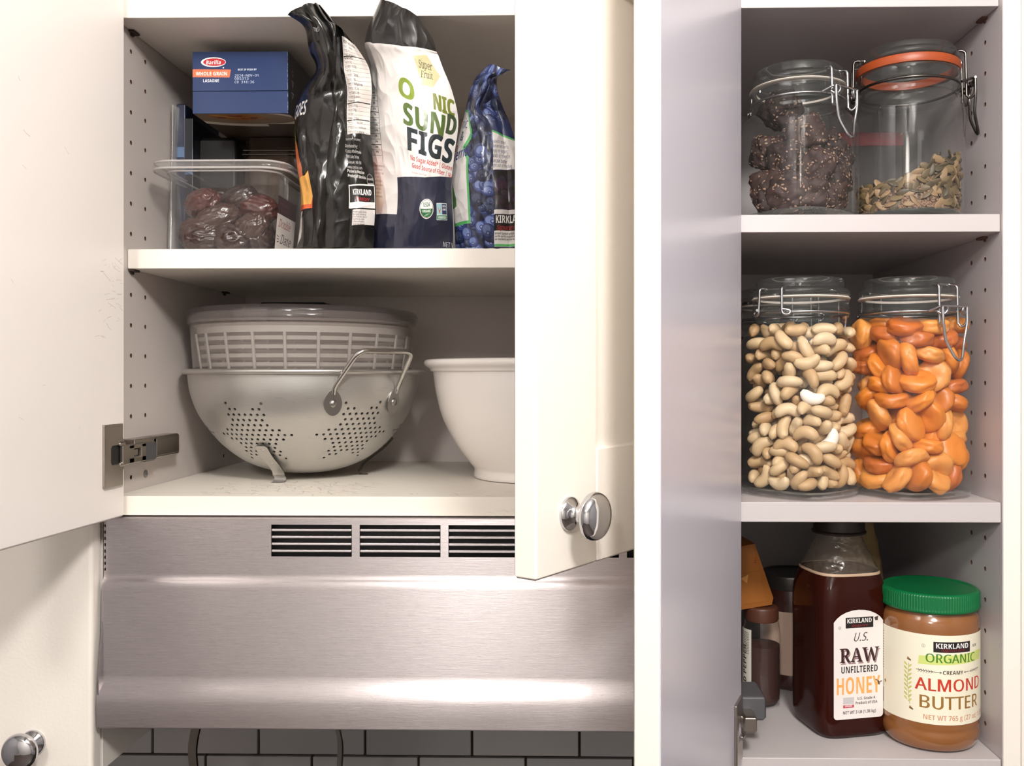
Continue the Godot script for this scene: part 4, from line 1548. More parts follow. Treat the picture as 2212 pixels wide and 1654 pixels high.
func fig_bag() -> void:
	var t := thing("fig_pouch", "white and navy pouch of dried figs with green lettering and torn black top", "pouch")
	var rows := [
		[537, [[806, -0.068], [850, -0.036], [915, -0.032], [978, -0.044]]],
		[500, [[806, -0.066], [852, -0.03], [915, -0.02], [979, -0.036]]],
		[465, [[812, -0.062], [857, -0.026], [918, -0.012], [978, -0.03]]],
		[425, [[806, -0.06], [859, -0.024], [918, -0.008], [976, -0.028]]],
		[383, [[800, -0.06], [858, -0.022], [918, -0.006], [976, -0.026]]],
		[330, [[798, -0.06], [853, -0.02], [918, -0.004], [982, -0.024]]],
		[260, [[796, -0.056], [843, -0.018], [912, -0.002], [990, -0.022]]],
		[195, [[794, -0.05], [835, -0.016], [900, -0.002], [976, -0.018]]],
		[150, [[800, -0.042], [832, -0.008], [892, 0.002], [958, -0.012]]],
		[120, [[793, -0.03], [824, -0.002], [884, 0.006], [947, -0.008]]],
		[95, [[788, -0.014, 93], [806, 0.004, 94], [870, 0.01, 100], [943, -0.004, 112]]],
		[60, [[796, -0.004, 58], [812, 0.01, 60], [866, 0.014, 68], [934, 0.002, 82]]],
		[25, [[812, 0.006, 22], [826, 0.014, 24], [862, 0.018, 36], [912, 0.008, 50]]],
		[0, [[822, 0.012, -2], [832, 0.018, 1], [868, 0.02, 16], [903, 0.012, 36]]]]
	var thick := [0.06, 0.075, 0.075, 0.07, 0.065, 0.06, 0.055, 0.05, 0.04, 0.028, 0.016, 0.01, 0.004, 0.001]
	var c := Canvas.new(900, 1536, rgb(232, 227, 224))
	var y := func(py: float) -> float: return py / 537.0 * 1536.0
	var front := 0.24 * 900
	# across the front, 684 texture pixels stand for about 125 of the picture
	var fx := func(px: float, py: float) -> float:
		var l := lerpf(858.0, 834.0, clampf((383.0 - py) / 210.0, 0, 1))
		var r := lerpf(976.0, 982.0, clampf((383.0 - py) / 120.0, 0, 1))
		return front + (px - l) / (r - l) * 684.0
	c.rect(0, 0, 900, y.call(95), rgb(34, 31, 30))
	c.rect(front, y.call(383), 700, 700, rgb(34, 37, 58))
	c.rect(0, y.call(463), front + 2, 700, rgb(34, 37, 58))
	# fruit badge
	c.poly(PackedVector2Array([Vector2(fx.call(917, 130), y.call(122)), Vector2(fx.call(952, 150), y.call(122)), Vector2(fx.call(968, 170), y.call(168)), Vector2(fx.call(944, 180), y.call(192)), Vector2(fx.call(922, 180), y.call(186))]), rgb(208, 200, 156))
	c.text("Super", fx.call(924, 140), y.call(148), 46, rgb(60, 54, 40), "Droid Serif", false, 0.15, 0.0, 0.8, 0.3)
	c.text("Fruit", fx.call(923, 160), y.call(170), 46, rgb(60, 54, 40), "Droid Serif", false, 0.15, 0.0, 0.8, 0.3)
	# title
	var x0: float = fx.call(874, 215)
	var heavy := func(w: String, x: float, yy: float, size: float, col: Color, rot: float, wide: float) -> void:
		for k in [[0, 0], [7, 0], [0, 4], [7, 4], [3, 2]]:
			c.text(w, x + k[0], yy + k[1], size, col, "Droid Sans", true, rot, 0.0, wide)
	heavy.call("O", fx.call(866, 205), y.call(207), 120, rgb(132, 152, 52), 0.3, 1.5)
	heavy.call("NIC", fx.call(938, 240), y.call(238), 100, rgb(118, 128, 44), 0.24, 0.78)
	heavy.call("SUN", fx.call(874, 268), y.call(268), 128, rgb(84, 106, 48), 0.2, 1.18)
	heavy.call("D", fx.call(957, 300), y.call(287), 118, rgb(60, 76, 46), 0.22, 0.95)
	heavy.call("FIGS", fx.call(880, 322), y.call(324), 140, rgb(34, 44, 50), 0.16, 1.26)
	c.text("No Sugar Added* | Gluten Free", fx.call(886, 345), y.call(345), 29, rgb(188, 62, 60), "Droid Sans", true, 0.13)
	c.text("Good Source of Fiber | Nut Free", fx.call(889, 358), y.call(361), 29, rgb(188, 62, 60), "Droid Sans", true, 0.13)
	c.text("*Not a low calorie food", fx.call(889, 372), y.call(374), 12, rgb(170, 100, 98), "Droid Sans", false, 0.1)
	# seals
	var ux: float = fx.call(921, 450)
	var uy: float = y.call(451)
	c.oval(ux, uy, 86, 62, rgb(236, 234, 230))
	c.oval(ux, uy, 80, 57, rgb(120, 90, 60))
	c.oval(ux, uy, 76, 54, rgb(240, 238, 234))
	c.poly(PackedVector2Array([Vector2(ux - 76, uy), Vector2(ux + 76, uy), Vector2(ux + 66, uy + 28), Vector2(ux + 40, uy + 47), Vector2(ux, uy + 54), Vector2(ux - 40, uy + 47), Vector2(ux - 66, uy + 28)]), rgb(40, 104, 62))
	c.text("USDA", ux, uy - 14, 26, rgb(40, 96, 60), "Droid Sans", true, 0.0, 0.5, 0.95)
	c.text("ORGANIC", ux, uy + 22, 17, rgb(245, 245, 240), "Droid Sans", true, 0.0, 0.5)
	for i in 3:
		c.line(PackedVector2Array([Vector2(ux - 40 + i * 20, uy + 48 - i * 4), Vector2(ux + 10 + i * 14, uy + 30)]), 2, rgb(200, 220, 200))
	var nx: float = fx.call(943, 455)
	c.rect(nx, y.call(440), 124, 104, rgb(226, 230, 228))
	c.rect(nx + 4, y.call(440) + 4, 60, 66, rgb(150, 196, 206))
	c.poly(PackedVector2Array([Vector2(nx + 12, y.call(440) + 20), Vector2(nx + 36, y.call(440) + 66), Vector2(nx + 60, y.call(440) + 10), Vector2(nx + 36, y.call(440) + 46)]), rgb(204, 92, 60))
	c.rect(nx + 66, y.call(440) + 4, 54, 66, rgb(40, 52, 84))
	c.text("NON", nx + 93, y.call(440) + 24, 13, rgb(240, 240, 240), "Droid Sans", true, 0.0, 0.5)
	c.text("GMO", nx + 93, y.call(440) + 44, 13, rgb(240, 240, 240), "Droid Sans", true, 0.0, 0.5)
	c.rect(nx + 4, y.call(440) + 74, 116, 26, rgb(64, 130, 96))
	c.text("VERIFIED", nx + 62, y.call(440) + 94, 15, rgb(240, 240, 240), "Droid Sans", true, 0.0, 0.5)
	c.text("NET WT.", fx.call(957, 535), y.call(532), 34, rgb(210, 210, 218), "Droid Sans", false, 0.06)
	# side panel
	c.rect(4, y.call(158), 110, y.call(350) - y.call(158), rgb(238, 234, 230))
	c.line(PackedVector2Array([Vector2(112, y.call(160)), Vector2(116, y.call(350))]), 3, rgb(90, 86, 86))
	c.text("0", 20, y.call(190), 40, rgb(30, 28, 28), "Droid Sans", true)
	for i in 12:
		c.text("%d%%" % [0, 0, 2, 0, 1, 0, 13, 16, 2, 0, 4, 7][i], 60, y.call(205.0 + i * 11.5), 14, rgb(60, 56, 56), "Droid Sans", true)
		c.line(PackedVector2Array([Vector2(6, y.call(208.0 + i * 11.5)), Vector2(112, y.call(210.0 + i * 11.5))]), 5 if i in [3, 9] else 2, rgb(60, 56, 56))
	for i in 9:
		c.text(["INGREDIENTS:", "DRIED FIGS", "PRODUCT OF", "DIST BY", "CERTIFIED", "ISSAQUAH", "COSTCO", "SOURCE", "NATURAL"][i], 22, y.call(358.0 + i * 8.5), 12, rgb(96, 90, 90), "Droid Sans", false, 0.1)
	pouch("bag_film", rows, [0.0, 0.24, 0.62, 1.0], thick, foil("fig_film", c, 0.36, 47, 0.35), t, 0.002, 9)


func berry_bag() -> void:
	var t := thing("blueberry_pouch", "pouch of dried blueberries with photographic berry print and green border, beside the door", "pouch")
	var rows := [
		[538, [[984, -0.05], [1020, -0.036], [1062, -0.03], [1100, -0.034], [1128, -0.046]]],
		[480, [[981, -0.046], [1018, -0.026], [1062, -0.02], [1100, -0.026], [1128, -0.04]]],
		[420, [[977, -0.044], [1016, -0.02], [1062, -0.014], [1098, -0.022], [1126, -0.036]]],
		[350, [[980, -0.042], [1014, -0.018], [1062, -0.012], [1094, -0.022], [1121, -0.034]]],
		[300, [[990, -0.038], [1024, -0.014], [1062, -0.012], [1088, -0.022], [1112, -0.032]]],
		[262, [[1000, -0.034], [1026, -0.01], [1056, -0.016], [1080, -0.026], [1100, -0.034]]],
		[235, [[1006, -0.03], [1024, -0.008], [1036, -0.014], [1066, -0.026], [1088, -0.032]]],
		[200, [[1014, -0.024], [1034, -0.006], [1050, -0.008], [1062, -0.018], [1076, -0.026]]],
		[170, [[1026, -0.018], [1046, -0.004], [1062, -0.004], [1068, -0.012], [1074, -0.018]]],
		[152, [[1038, -0.014, 156], [1056, -0.002, 156], [1074, 0.0, 164], [1084, -0.004, 162], [1090, -0.008, 158]]],
		[139, [[1052, -0.012, 142], [1064, -0.004, 139], [1080, 0.0, 146], [1094, 0.0, 152], [1104, -0.002, 151]]]]
	var thick := [0.06, 0.07, 0.06, 0.055, 0.045, 0.04, 0.03, 0.02, 0.012, 0.005, 0.001]
	var c := Canvas.new(900, 1200, rgb(20, 24, 52))
	var y := func(py: float) -> float: return (py - 139.0) / 399.0 * 1200.0
	var r2 := RandomNumberGenerator.new()
	r2.seed = 12
	for i in 260:
		var q := Vector2(r2.randf() * 900, r2.randf() * 1200)
		var rr := r2.randf_range(32, 47)
		var tone := r2.randf_range(0.4, 1.1)
		var rx := rr * 2.0
		c.oval(q.x, q.y, rx, rr, rgb(38 * tone, 52 * tone, 104 * tone))
		c.oval(q.x - rx * 0.1, q.y - rr * 0.1, rx * 0.84, rr * 0.84, rgb(70 * tone, 86 * tone, 146 * tone))
		c.oval(q.x - rx * 0.2, q.y - rr * 0.22, rx * 0.6, rr * 0.58, rgb(122 * tone, 142 * tone, 196 * tone))
		var k := q + Vector2(rx * r2.randf_range(-0.2, 0.3), rr * r2.randf_range(-0.2, 0.3))
		c.oval(k.x, k.y, rx * 0.3, rr * 0.3, rgb(48 * tone, 58 * tone, 112 * tone))
		c.oval(k.x, k.y, rx * 0.17, rr * 0.17, rgb(150 * tone, 164 * tone, 208 * tone))
	# white front panel with green border
	c.poly(PackedVector2Array([Vector2(0, y.call(236)), Vector2(110, y.call(240)), Vector2(220, y.call(285)), Vector2(226, y.call(300)), Vector2(150, y.call(330)), Vector2(250, y.call(340)), Vector2(262, y.call(482)), Vector2(0, y.call(490))]), rgb(92, 184, 104))
	c.poly(PackedVector2Array([Vector2(0, y.call(240)), Vector2(100, y.call(246)), Vector2(200, y.call(290)), Vector2(120, y.call(322)), Vector2(220, y.call(346)), Vector2(232, y.call(476)), Vector2(0, y.call(484))]), rgb(232, 229, 228))
	c.text("Organic", 130, y.call(280), 70, rgb(32, 44, 120), "Droid Sans", false, 0.0, 1.0)
	c.text("&", 40, y.call(306), 58, rgb(32, 44, 90), "Droid Sans", true)
	c.text("Blueberries", 262, y.call(337), 62, rgb(32, 44, 120), "Droid Sans", true, -0.14, 1.0, 1.0)
	c.text("D", 0, y.call(331), 44, rgb(200, 60, 60), "Droid Sans", true, -0.1)
	c.poly(PackedVector2Array([Vector2(0, y.call(395)), Vector2(60, y.call(430)), Vector2(60, y.call(446)), Vector2(0, y.call(452))]), rgb(72, 128, 78))
	# gusset on the right: text, window, maker's box
	c.rect(575, y.call(262), 330, y.call(300) - y.call(262), rgb(36, 48, 96))
	c.poly(PackedVector2Array([Vector2(560, y.call(284)), Vector2(900, y.call(306)), Vector2(900, y.call(368)), Vector2(560, y.call(368))]), rgb(234, 231, 230))
	c.line(PackedVector2Array([Vector2(560, y.call(284)), Vector2(900, y.call(304))]), 12, rgb(92, 184, 104))
	for i in 6:
		c.text(["Kirkland's dried", "blueberries are to", "enjoy on yogurt,", "salads or mixed in", "pancake batter", "right out of the bag"][i], 545, y.call(310.0 + i * 10.2), 22, rgb(50, 54, 110), "Droid Sans", false, 0.04, 0.0, 1.0)
	c.rect(575, y.call(370), 330, y.call(452) - y.call(370), rgb(34, 30, 32))
	for i in 30:
		c.oval(580 + r2.randf() * 320, y.call(376) + r2.randf() * 220, 40, 18, rgb(40 + r2.randf() * 26, 38 + r2.randf() * 14, 48 + r2.randf() * 22))
	c.rect(570, y.call(453), 330, y.call(531) - y.call(453), rgb(230, 227, 226))
	c.rect(570, y.call(463), 330, y.call(497) - y.call(463), rgb(22, 20, 20))
	c.text("KIRKLAND", 590, y.call(482), 50, rgb(246, 244, 242), "Droid Sans", true, 0.0, 0.0, 1.0)
	c.text("Signature", 600, y.call(495), 26, rgb(196, 52, 56), "Droid Serif", false, 0.0, 0.0, 1.2, 0.4)
	for i in 3:
		c.text(["Kirkland Signature products meet", "and the quality standards of our", "not completely satisfied return"][i], 580, y.call(504.0 + i * 5.5), 12, rgb(40, 38, 40), "Droid Sans", true)
	c.rect(570, y.call(524), 330, y.call(530) - y.call(524), rgb(92, 184, 104))
	pouch("bag_film", rows, [0.0, 0.3, 0.6, 0.82, 1.0], thick, foil("berry_film", c, 0.28, 53, 0.4), t, 0.002, 15)


# ------------------------------------------------------------------ storage jars
# local +z points to the clasp; the hinge lies opposite
func jar(called: String, label: String, at: Vector3, clasp_deg: float, p: Dictionary) -> Node3D:
	var t := thing(called, label, "jar", at, deg_to_rad(clasp_deg), "glass storage jars with wire clasps")
	var R: float = p.R
	var Rn: float = p.Rn
	var Rl: float = p.Rl
	var hs: float = p.hs
	var hn: float = p.hn
	var hw: float = p.hw
	var hg: float = p.hg
	var gt: float = p.gt
	var ht: float = p.ht
	var sq: float = p.sq
	var glass := M("glass")
	var g := Geo.new()
	var rows := []
	var outer := [[R - 0.016, 0.0004, sq], [R - 0.008, 0.0008, sq], [R - 0.003, 0.0032, sq], [R - 0.0006, 0.008, sq], [R, 0.014, sq], [R, hs * 0.5, sq], [R, hs, sq]]
	for k in range(1, 9):
		var f := k / 8.0
		var a := f * PI / 2
		outer.append([Rn + (R - Rn) * (0.5 * cos(a) + 0.5 * (1.0 - f)), lerpf(hs, hn, 0.6 * sin(a) + 0.4 * f), lerpf(sq, 2.0, f)])
	var neck := [[Rn, hn, 2.0], [Rn, hn + 0.003, 2.0], [Rn, hw - 0.006, 2.0], [Rn + 0.0022, hw - 0.0042, 2.0], [Rn + 0.0026, hw - 0.0022, 2.0], [Rn + 0.0008, hw - 0.0008, 2.0], [Rn + 0.0004, hw + 0.0012, 2.0], [Rn + 0.003, hw + 0.0035, 2.0], [Rl - 0.0008, hg - gt - 0.0042, 2.0], [Rl, hg - gt - 0.002, 2.0], [Rl - 0.001, hg - gt - 0.0002, 2.0], [Rl - 0.004, hg - gt, 2.0]]
	for q in outer:
		rows.append(g.ring(q[0], q[1], 72, q[2]))
	g.grid(rows, true)
	part("body", g, glass, t)
	var rimg := M("rim_glass", Color(0.3, 0.32, 0.31, 0.2), 0.02, 0.0, {"transparency": BaseMaterial3D.TRANSPARENCY_ALPHA})
	g = Geo.new()
	rows = []
	for q in neck:
		rows.append(g.ring(q[0], q[1], 72, q[2]))
	g.grid(rows, true)
	part("neck", g, rimg, t)
	g = Geo.new()
	rows = []
	for q in [[Rl - 0.0075, hg - gt - 0.0004, 2.0], [Rn - 0.0036, hw, 2.0], [Rn - 0.0036, hn + 0.001, 2.0], [lerpf(Rn, R, 0.55) - 0.0036, lerpf(hn, hs, 0.5), lerpf(2.0, sq, 0.5)], [R - 0.0036, hs - 0.004, sq], [R - 0.0036, 0.016, sq], [R - 0.0046, 0.0105, sq], [R - 0.0085, 0.0072, sq], [R - 0.02, 0.0056, sq], [0.0005, 0.0075, 2.0]]:
		rows.append(g.ring(q[0], q[1], 72, q[2]))
	g.grid(rows, true)
	part("inner_wall", g, M("inner_glass"), t)
	g = Geo.new()
	rows = []
	for q in [[R - 0.0095, 0.0012, sq], [R - 0.0048, 0.0026, sq], [R - 0.0028, 0.0062, sq], [R - 0.004, 0.0088, sq], [R - 0.0075, 0.0074, sq], [R - 0.014, 0.005, sq]]:
		rows.append(g.ring(q[0], q[1], 72, q[2]))
	g.grid(rows, true)
	part("thick_base", g, M("thick_glass"), t)
	# rubber ring
	g = Geo.new()
	g.lathe(v2([[Rl - 0.007, hg - gt], [Rl - 0.0005, hg - gt], [Rl + 0.0007, hg - gt * 0.5], [Rl - 0.0005, hg], [Rl - 0.007, hg], [Rl - 0.007, hg - gt]]), 72, 60.0)
	part("gasket", g, p.gasket, t)
	# lid
	g = Geo.new()
	g.lathe(v2([[Rl - 0.0065, hg - 0.003], [Rl - 0.006, hg + 0.0004], [Rl - 0.001, hg + 0.0006], [Rl + 0.0004, hg + 0.0022], [Rl + 0.0002, hg + 0.0055], [Rl - 0.0014, hg + 0.0078], [Rl - 0.0036, hg + 0.0088], [Rl - 0.0045, hg + 0.0098], [Rl - 0.0042, ht - 0.003], [Rl - 0.0062, ht - 0.0008], [Rl - 0.0105, ht], [Rl - 0.0165, ht - 0.0012], [Rl - 0.021, ht - 0.0035], [0.012, ht - 0.0042], [0.0, ht - 0.0042]]), 72, 95.0)
	var lid := part("lid", g, rimg, t)
	g = Geo.new()
	g.lathe(v2([[0.0, hg + 0.0012], [Rl - 0.016, hg + 0.001], [Rl - 0.0085, hg - 0.0012], [Rl - 0.0066, hg - 0.003]]), 72, 95.0)
	part("lid_underside", g, M("inner_glass"), lid)
	# wires
	var wire: Material = p.wire
	g = Geo.new()
	g.torus(Rn + 0.0018, 0.0014, hw, 72, 8)
	var band := part("neck_wire", g, wire, t)
	g = Geo.new()
	var zo := maxf(Rl, Rn) + 0.0026
	var zl := zo + 0.005
	# bail over the lid rim
	g.tube(round_path([Vector3(-0.0125, hw - 0.013, zo + 0.001), Vector3(-0.0125, hg + 0.0095, zo), Vector3(-0.0115, hg + 0.0112, Rl - 0.007), Vector3(0.0115, hg + 0.0112, Rl - 0.007), Vector3(0.0125, hg + 0.0095, zo), Vector3(0.0125, hw - 0.013, zo + 0.001)], 0.004), 0.0014, 8)
	for s in [-1, 1]:
		# eyes of the neck wire and the hooks of the bail
		g.tube(round_path([Vector3(s * 0.0205, hw, Rn + 0.001), Vector3(s * 0.0175, hw + 0.0035, zl), Vector3(s * 0.0125, hw + 0.005, zl + 0.0035), Vector3(s * 0.0095, hw + 0.0005, zl + 0.004), Vector3(s * 0.0135, hw - 0.0045, zl + 0.002), Vector3(s * 0.0175, hw - 0.001, zl - 0.002)], 0.003), 0.0013, 8)
		g.tube(round_path([Vector3(s * 0.0125, hw - 0.012, zo + 0.001), Vector3(s * 0.0135, hw - 0.0165, zo + 0.004), Vector3(s * 0.016, hw - 0.013, zo + 0.008), Vector3(s * 0.0165, hw + 0.004, zo + 0.0085)], 0.003), 0.0013, 8)
	part("bail", g, wire, band)
	# lever
	g = Geo.new()
	var dl: float = p.lever
	g.tube(round_path([Vector3(-0.0165, hw + 0.0045, zl + 0.0035), Vector3(-0.0165, hw - 0.012, zl + 0.004), Vector3(-0.0125, hw - dl * 0.62, zl + 0.0035), Vector3(-0.0035, hw - dl, zl + 0.009), Vector3(0.0035, hw - dl, zl + 0.009), Vector3(0.0125, hw - dl * 0.62, zl + 0.0035), Vector3(0.0165, hw - 0.012, zl + 0.004), Vector3(0.0165, hw + 0.0045, zl + 0.0035)], 0.006), 0.0015, 8)
	g.tube(PackedVector3Array([Vector3(-0.0185, hw + 0.0042, zl + 0.0035), Vector3(0.0185, hw + 0.0042, zl + 0.0035)]), 0.0013, 8)
	part("lever", g, wire, band)
	# hinge on the far side
	g = Geo.new()
	for s in [-1, 1]:
		g.tube(round_path([Vector3(s * 0.0125, hg + 0.008, -Rl + 0.008), Vector3(s * 0.0135, hg + 0.0085, -zo), Vector3(s * 0.0145, hw - 0.0025, -zo - 0.001), Vector3(s * 0.0215, hw - 0.0035, -zo + 0.001), Vector3(s * 0.0225, hw + 0.001, -zo + 0.003), Vector3(s * 0.0155, hw + 0.0025, -zo - 0.002)], 0.004), 0.0014, 8)
	g.tube(round_path([Vector3(-0.0125, hg + 0.008, -Rl + 0.008), Vector3(0.0125, hg + 0.008, -Rl + 0.008)], 0.001), 0.0013, 8)
	part("hinge_wire", g, wire, band)
	return t


# bodies made of small balls, pushed apart inside an upright rounded-square column; fixed turns
func pack(n: int, balls: Array, R: float, sq: float, turn: float, y0: float, y1: float, zmin: float, sd: int, iters := 90, lay := 0.0) -> Array:
	var r := RandomNumberGenerator.new()
	r.seed = sd
	var pos := PackedVector3Array()
	var bas: Array[Basis] = []
	var pts: Array[PackedVector3Array] = []
	var rad: PackedFloat32Array = []
	var reach := 0.0
	for b in balls:
		rad.append(b[1])
		reach = maxf(reach, (b[0] as Vector3).length() + b[1])
	for i in n:
		var z := r.randf_range(zmin, R)
		pos.append(Vector3(r.randf_range(-R, R), lerpf(y0, y1, (i + r.randf()) / n), z))
		var q := Basis.from_euler(Vector3(r.randf() * TAU, r.randf() * TAU, r.randf() * TAU))
		if r.randf() < lay:
			q = Basis(Vector3.UP, r.randf() * TAU) * Basis(Vector3.RIGHT, r.randfn(0.0, 0.5))
		bas.append(q)
		var o := PackedVector3Array()
		for b in balls:
			o.append(q * (b[0] as Vector3))
		pts.append(o)
	var nb := balls.size()
	for it in iters:
		for i in n:
			pos[i].y -= 0.00012
		for i in n:
			for j in range(i + 1, n):
				var d := pos[i] - pos[j]
				if d.length_squared() > 4.0 * reach * reach:
					continue
				var push := Vector3.ZERO
				for a in nb:
					var pa := pos[i] + pts[i][a]
					for b in nb:
						var e := pa - pos[j] - pts[j][b]
						var l := e.length()
						var over := rad[a] + rad[b] - l
						if over > 0.0 and l > 1e-6:
							push += e / l * over
				if push != Vector3.ZERO:
					push = push.limit_length(0.004) * 0.3
					pos[i] += push
					pos[j] -= push
		for i in n:
			var fix := Vector3.ZERO
			for a in nb:
				var q := pos[i] + pts[i][a] + fix
				var ang := atan2(q.x, q.z)
				var lim := R / pow(pow(absf(cos(ang - turn)), sq) + pow(absf(sin(ang - turn)), sq), 1.0 / sq) - rad[a]
				var h := Vector2(q.x, q.z).length()
				if h > lim:
					fix.x -= q.x / h * (h - lim)
					fix.z -= q.z / h * (h - lim)
				fix.y += maxf(0.0, y0 + rad[a] - q.y) - maxf(0.0, q.y - (y1 - rad[a]))
				fix.z += maxf(0.0, zmin - q.z)
			pos[i] += fix
	var out := []
	for i in n:
		out.append(Transform3D(bas[i], pos[i]))
	return out


func jars() -> void:
	var wire := M("wire")
	var dark_wire := M("dark_wire", rgb(96, 92, 88), 0.3, 1.0)
	var white := M("white_rubber", rgb(236, 226, 214), 0.5)
	var orange := M("orange_rubber", rgb(156, 68, 29), 0.42)
	var y_top := P(1880, 463, -0.003).y
	var y_mid := P(1880, 1084.5, -0.001).y
	var small := {"R": 0.0555, "sq": 3.0, "Rn": 0.0475, "Rl": 0.0505, "hs": 0.098, "hn": 0.116, "hw": 0.126, "hg": 0.1425, "gt": 0.0022, "ht": 0.162, "gasket": white, "wire": wire, "lever": 0.047}
	var tall := {"R": 0.056, "sq": 3.2, "Rn": 0.0475, "Rl": 0.0505, "hs": 0.158, "hn": 0.181, "hw": 0.1915, "hg": 0.2085, "gt": 0.0024, "ht": 0.2285, "gasket": white, "wire": wire, "lever": 0.05}
	var round_jar := {"R": 0.0568, "sq": 2.05, "Rn": 0.0492, "Rl": 0.0525, "hs": 0.112, "hn": 0.132, "hw": 0.1415, "hg": 0.1655, "gt": 0.0085, "ht": 0.182, "gasket": orange, "wire": dark_wire, "lever": 0.05}
	var a := Vector3(0.2415, y_top, -0.0625)
	var b := Vector3(0.3575, y_top, -0.0635)
	var c := Vector3(0.2440, y_mid, -0.063)
	var d := Vector3(0.3580, y_mid, -0.063)
	jar("storage_jar", "squarish clip-top glass jar of dark seed-flecked energy bites on the top shelf", a, 36.0, small)
	jar("storage_jar", "round clip-top glass jar with an orange rubber ring, holding pumpkin seeds", b, 76.0, round_jar)
	jar("storage_jar", "tall clip-top glass jar packed with pale cashew nuts", c, 132.0, tall)
	jar("storage_jar", "tall clip-top glass jar packed with orange dried apricots", d, 25.0, tall)
	var hidden := Vector3(0.2455, y_mid, -0.186)
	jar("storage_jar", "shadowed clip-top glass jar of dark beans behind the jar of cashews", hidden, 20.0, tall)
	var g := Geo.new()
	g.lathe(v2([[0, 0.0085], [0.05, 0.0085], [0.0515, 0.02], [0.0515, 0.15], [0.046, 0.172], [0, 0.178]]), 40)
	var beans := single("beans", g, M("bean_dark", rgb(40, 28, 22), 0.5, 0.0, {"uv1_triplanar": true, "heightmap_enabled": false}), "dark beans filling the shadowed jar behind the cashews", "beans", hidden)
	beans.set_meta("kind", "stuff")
	energy_bites(a)
	pumpkin_seeds(b)
	cashews(c)
	apricots(d)
	# carton with a red band, seen between the two upper jars
	var q := P(1862, 235, -0.2)
	var t := thing("carton", "dark carton with a red band standing behind the two upper jars", "carton", Vector3(q.x, y_top, -0.2))
	part("body", box(Vector3(-0.05, 0.0005, -0.08), Vector3(0.05, 0.135, 0), 0.0015), M("carton_dark", rgb(48, 40, 38), 0.4), t)
	part("red_band", box(Vector3(-0.0502, 0.118, -0.04), Vector3(0.0502, 0.1345, 0.0008), 0.0003), M("band_red", rgb(112, 22, 28), 0.4), t)


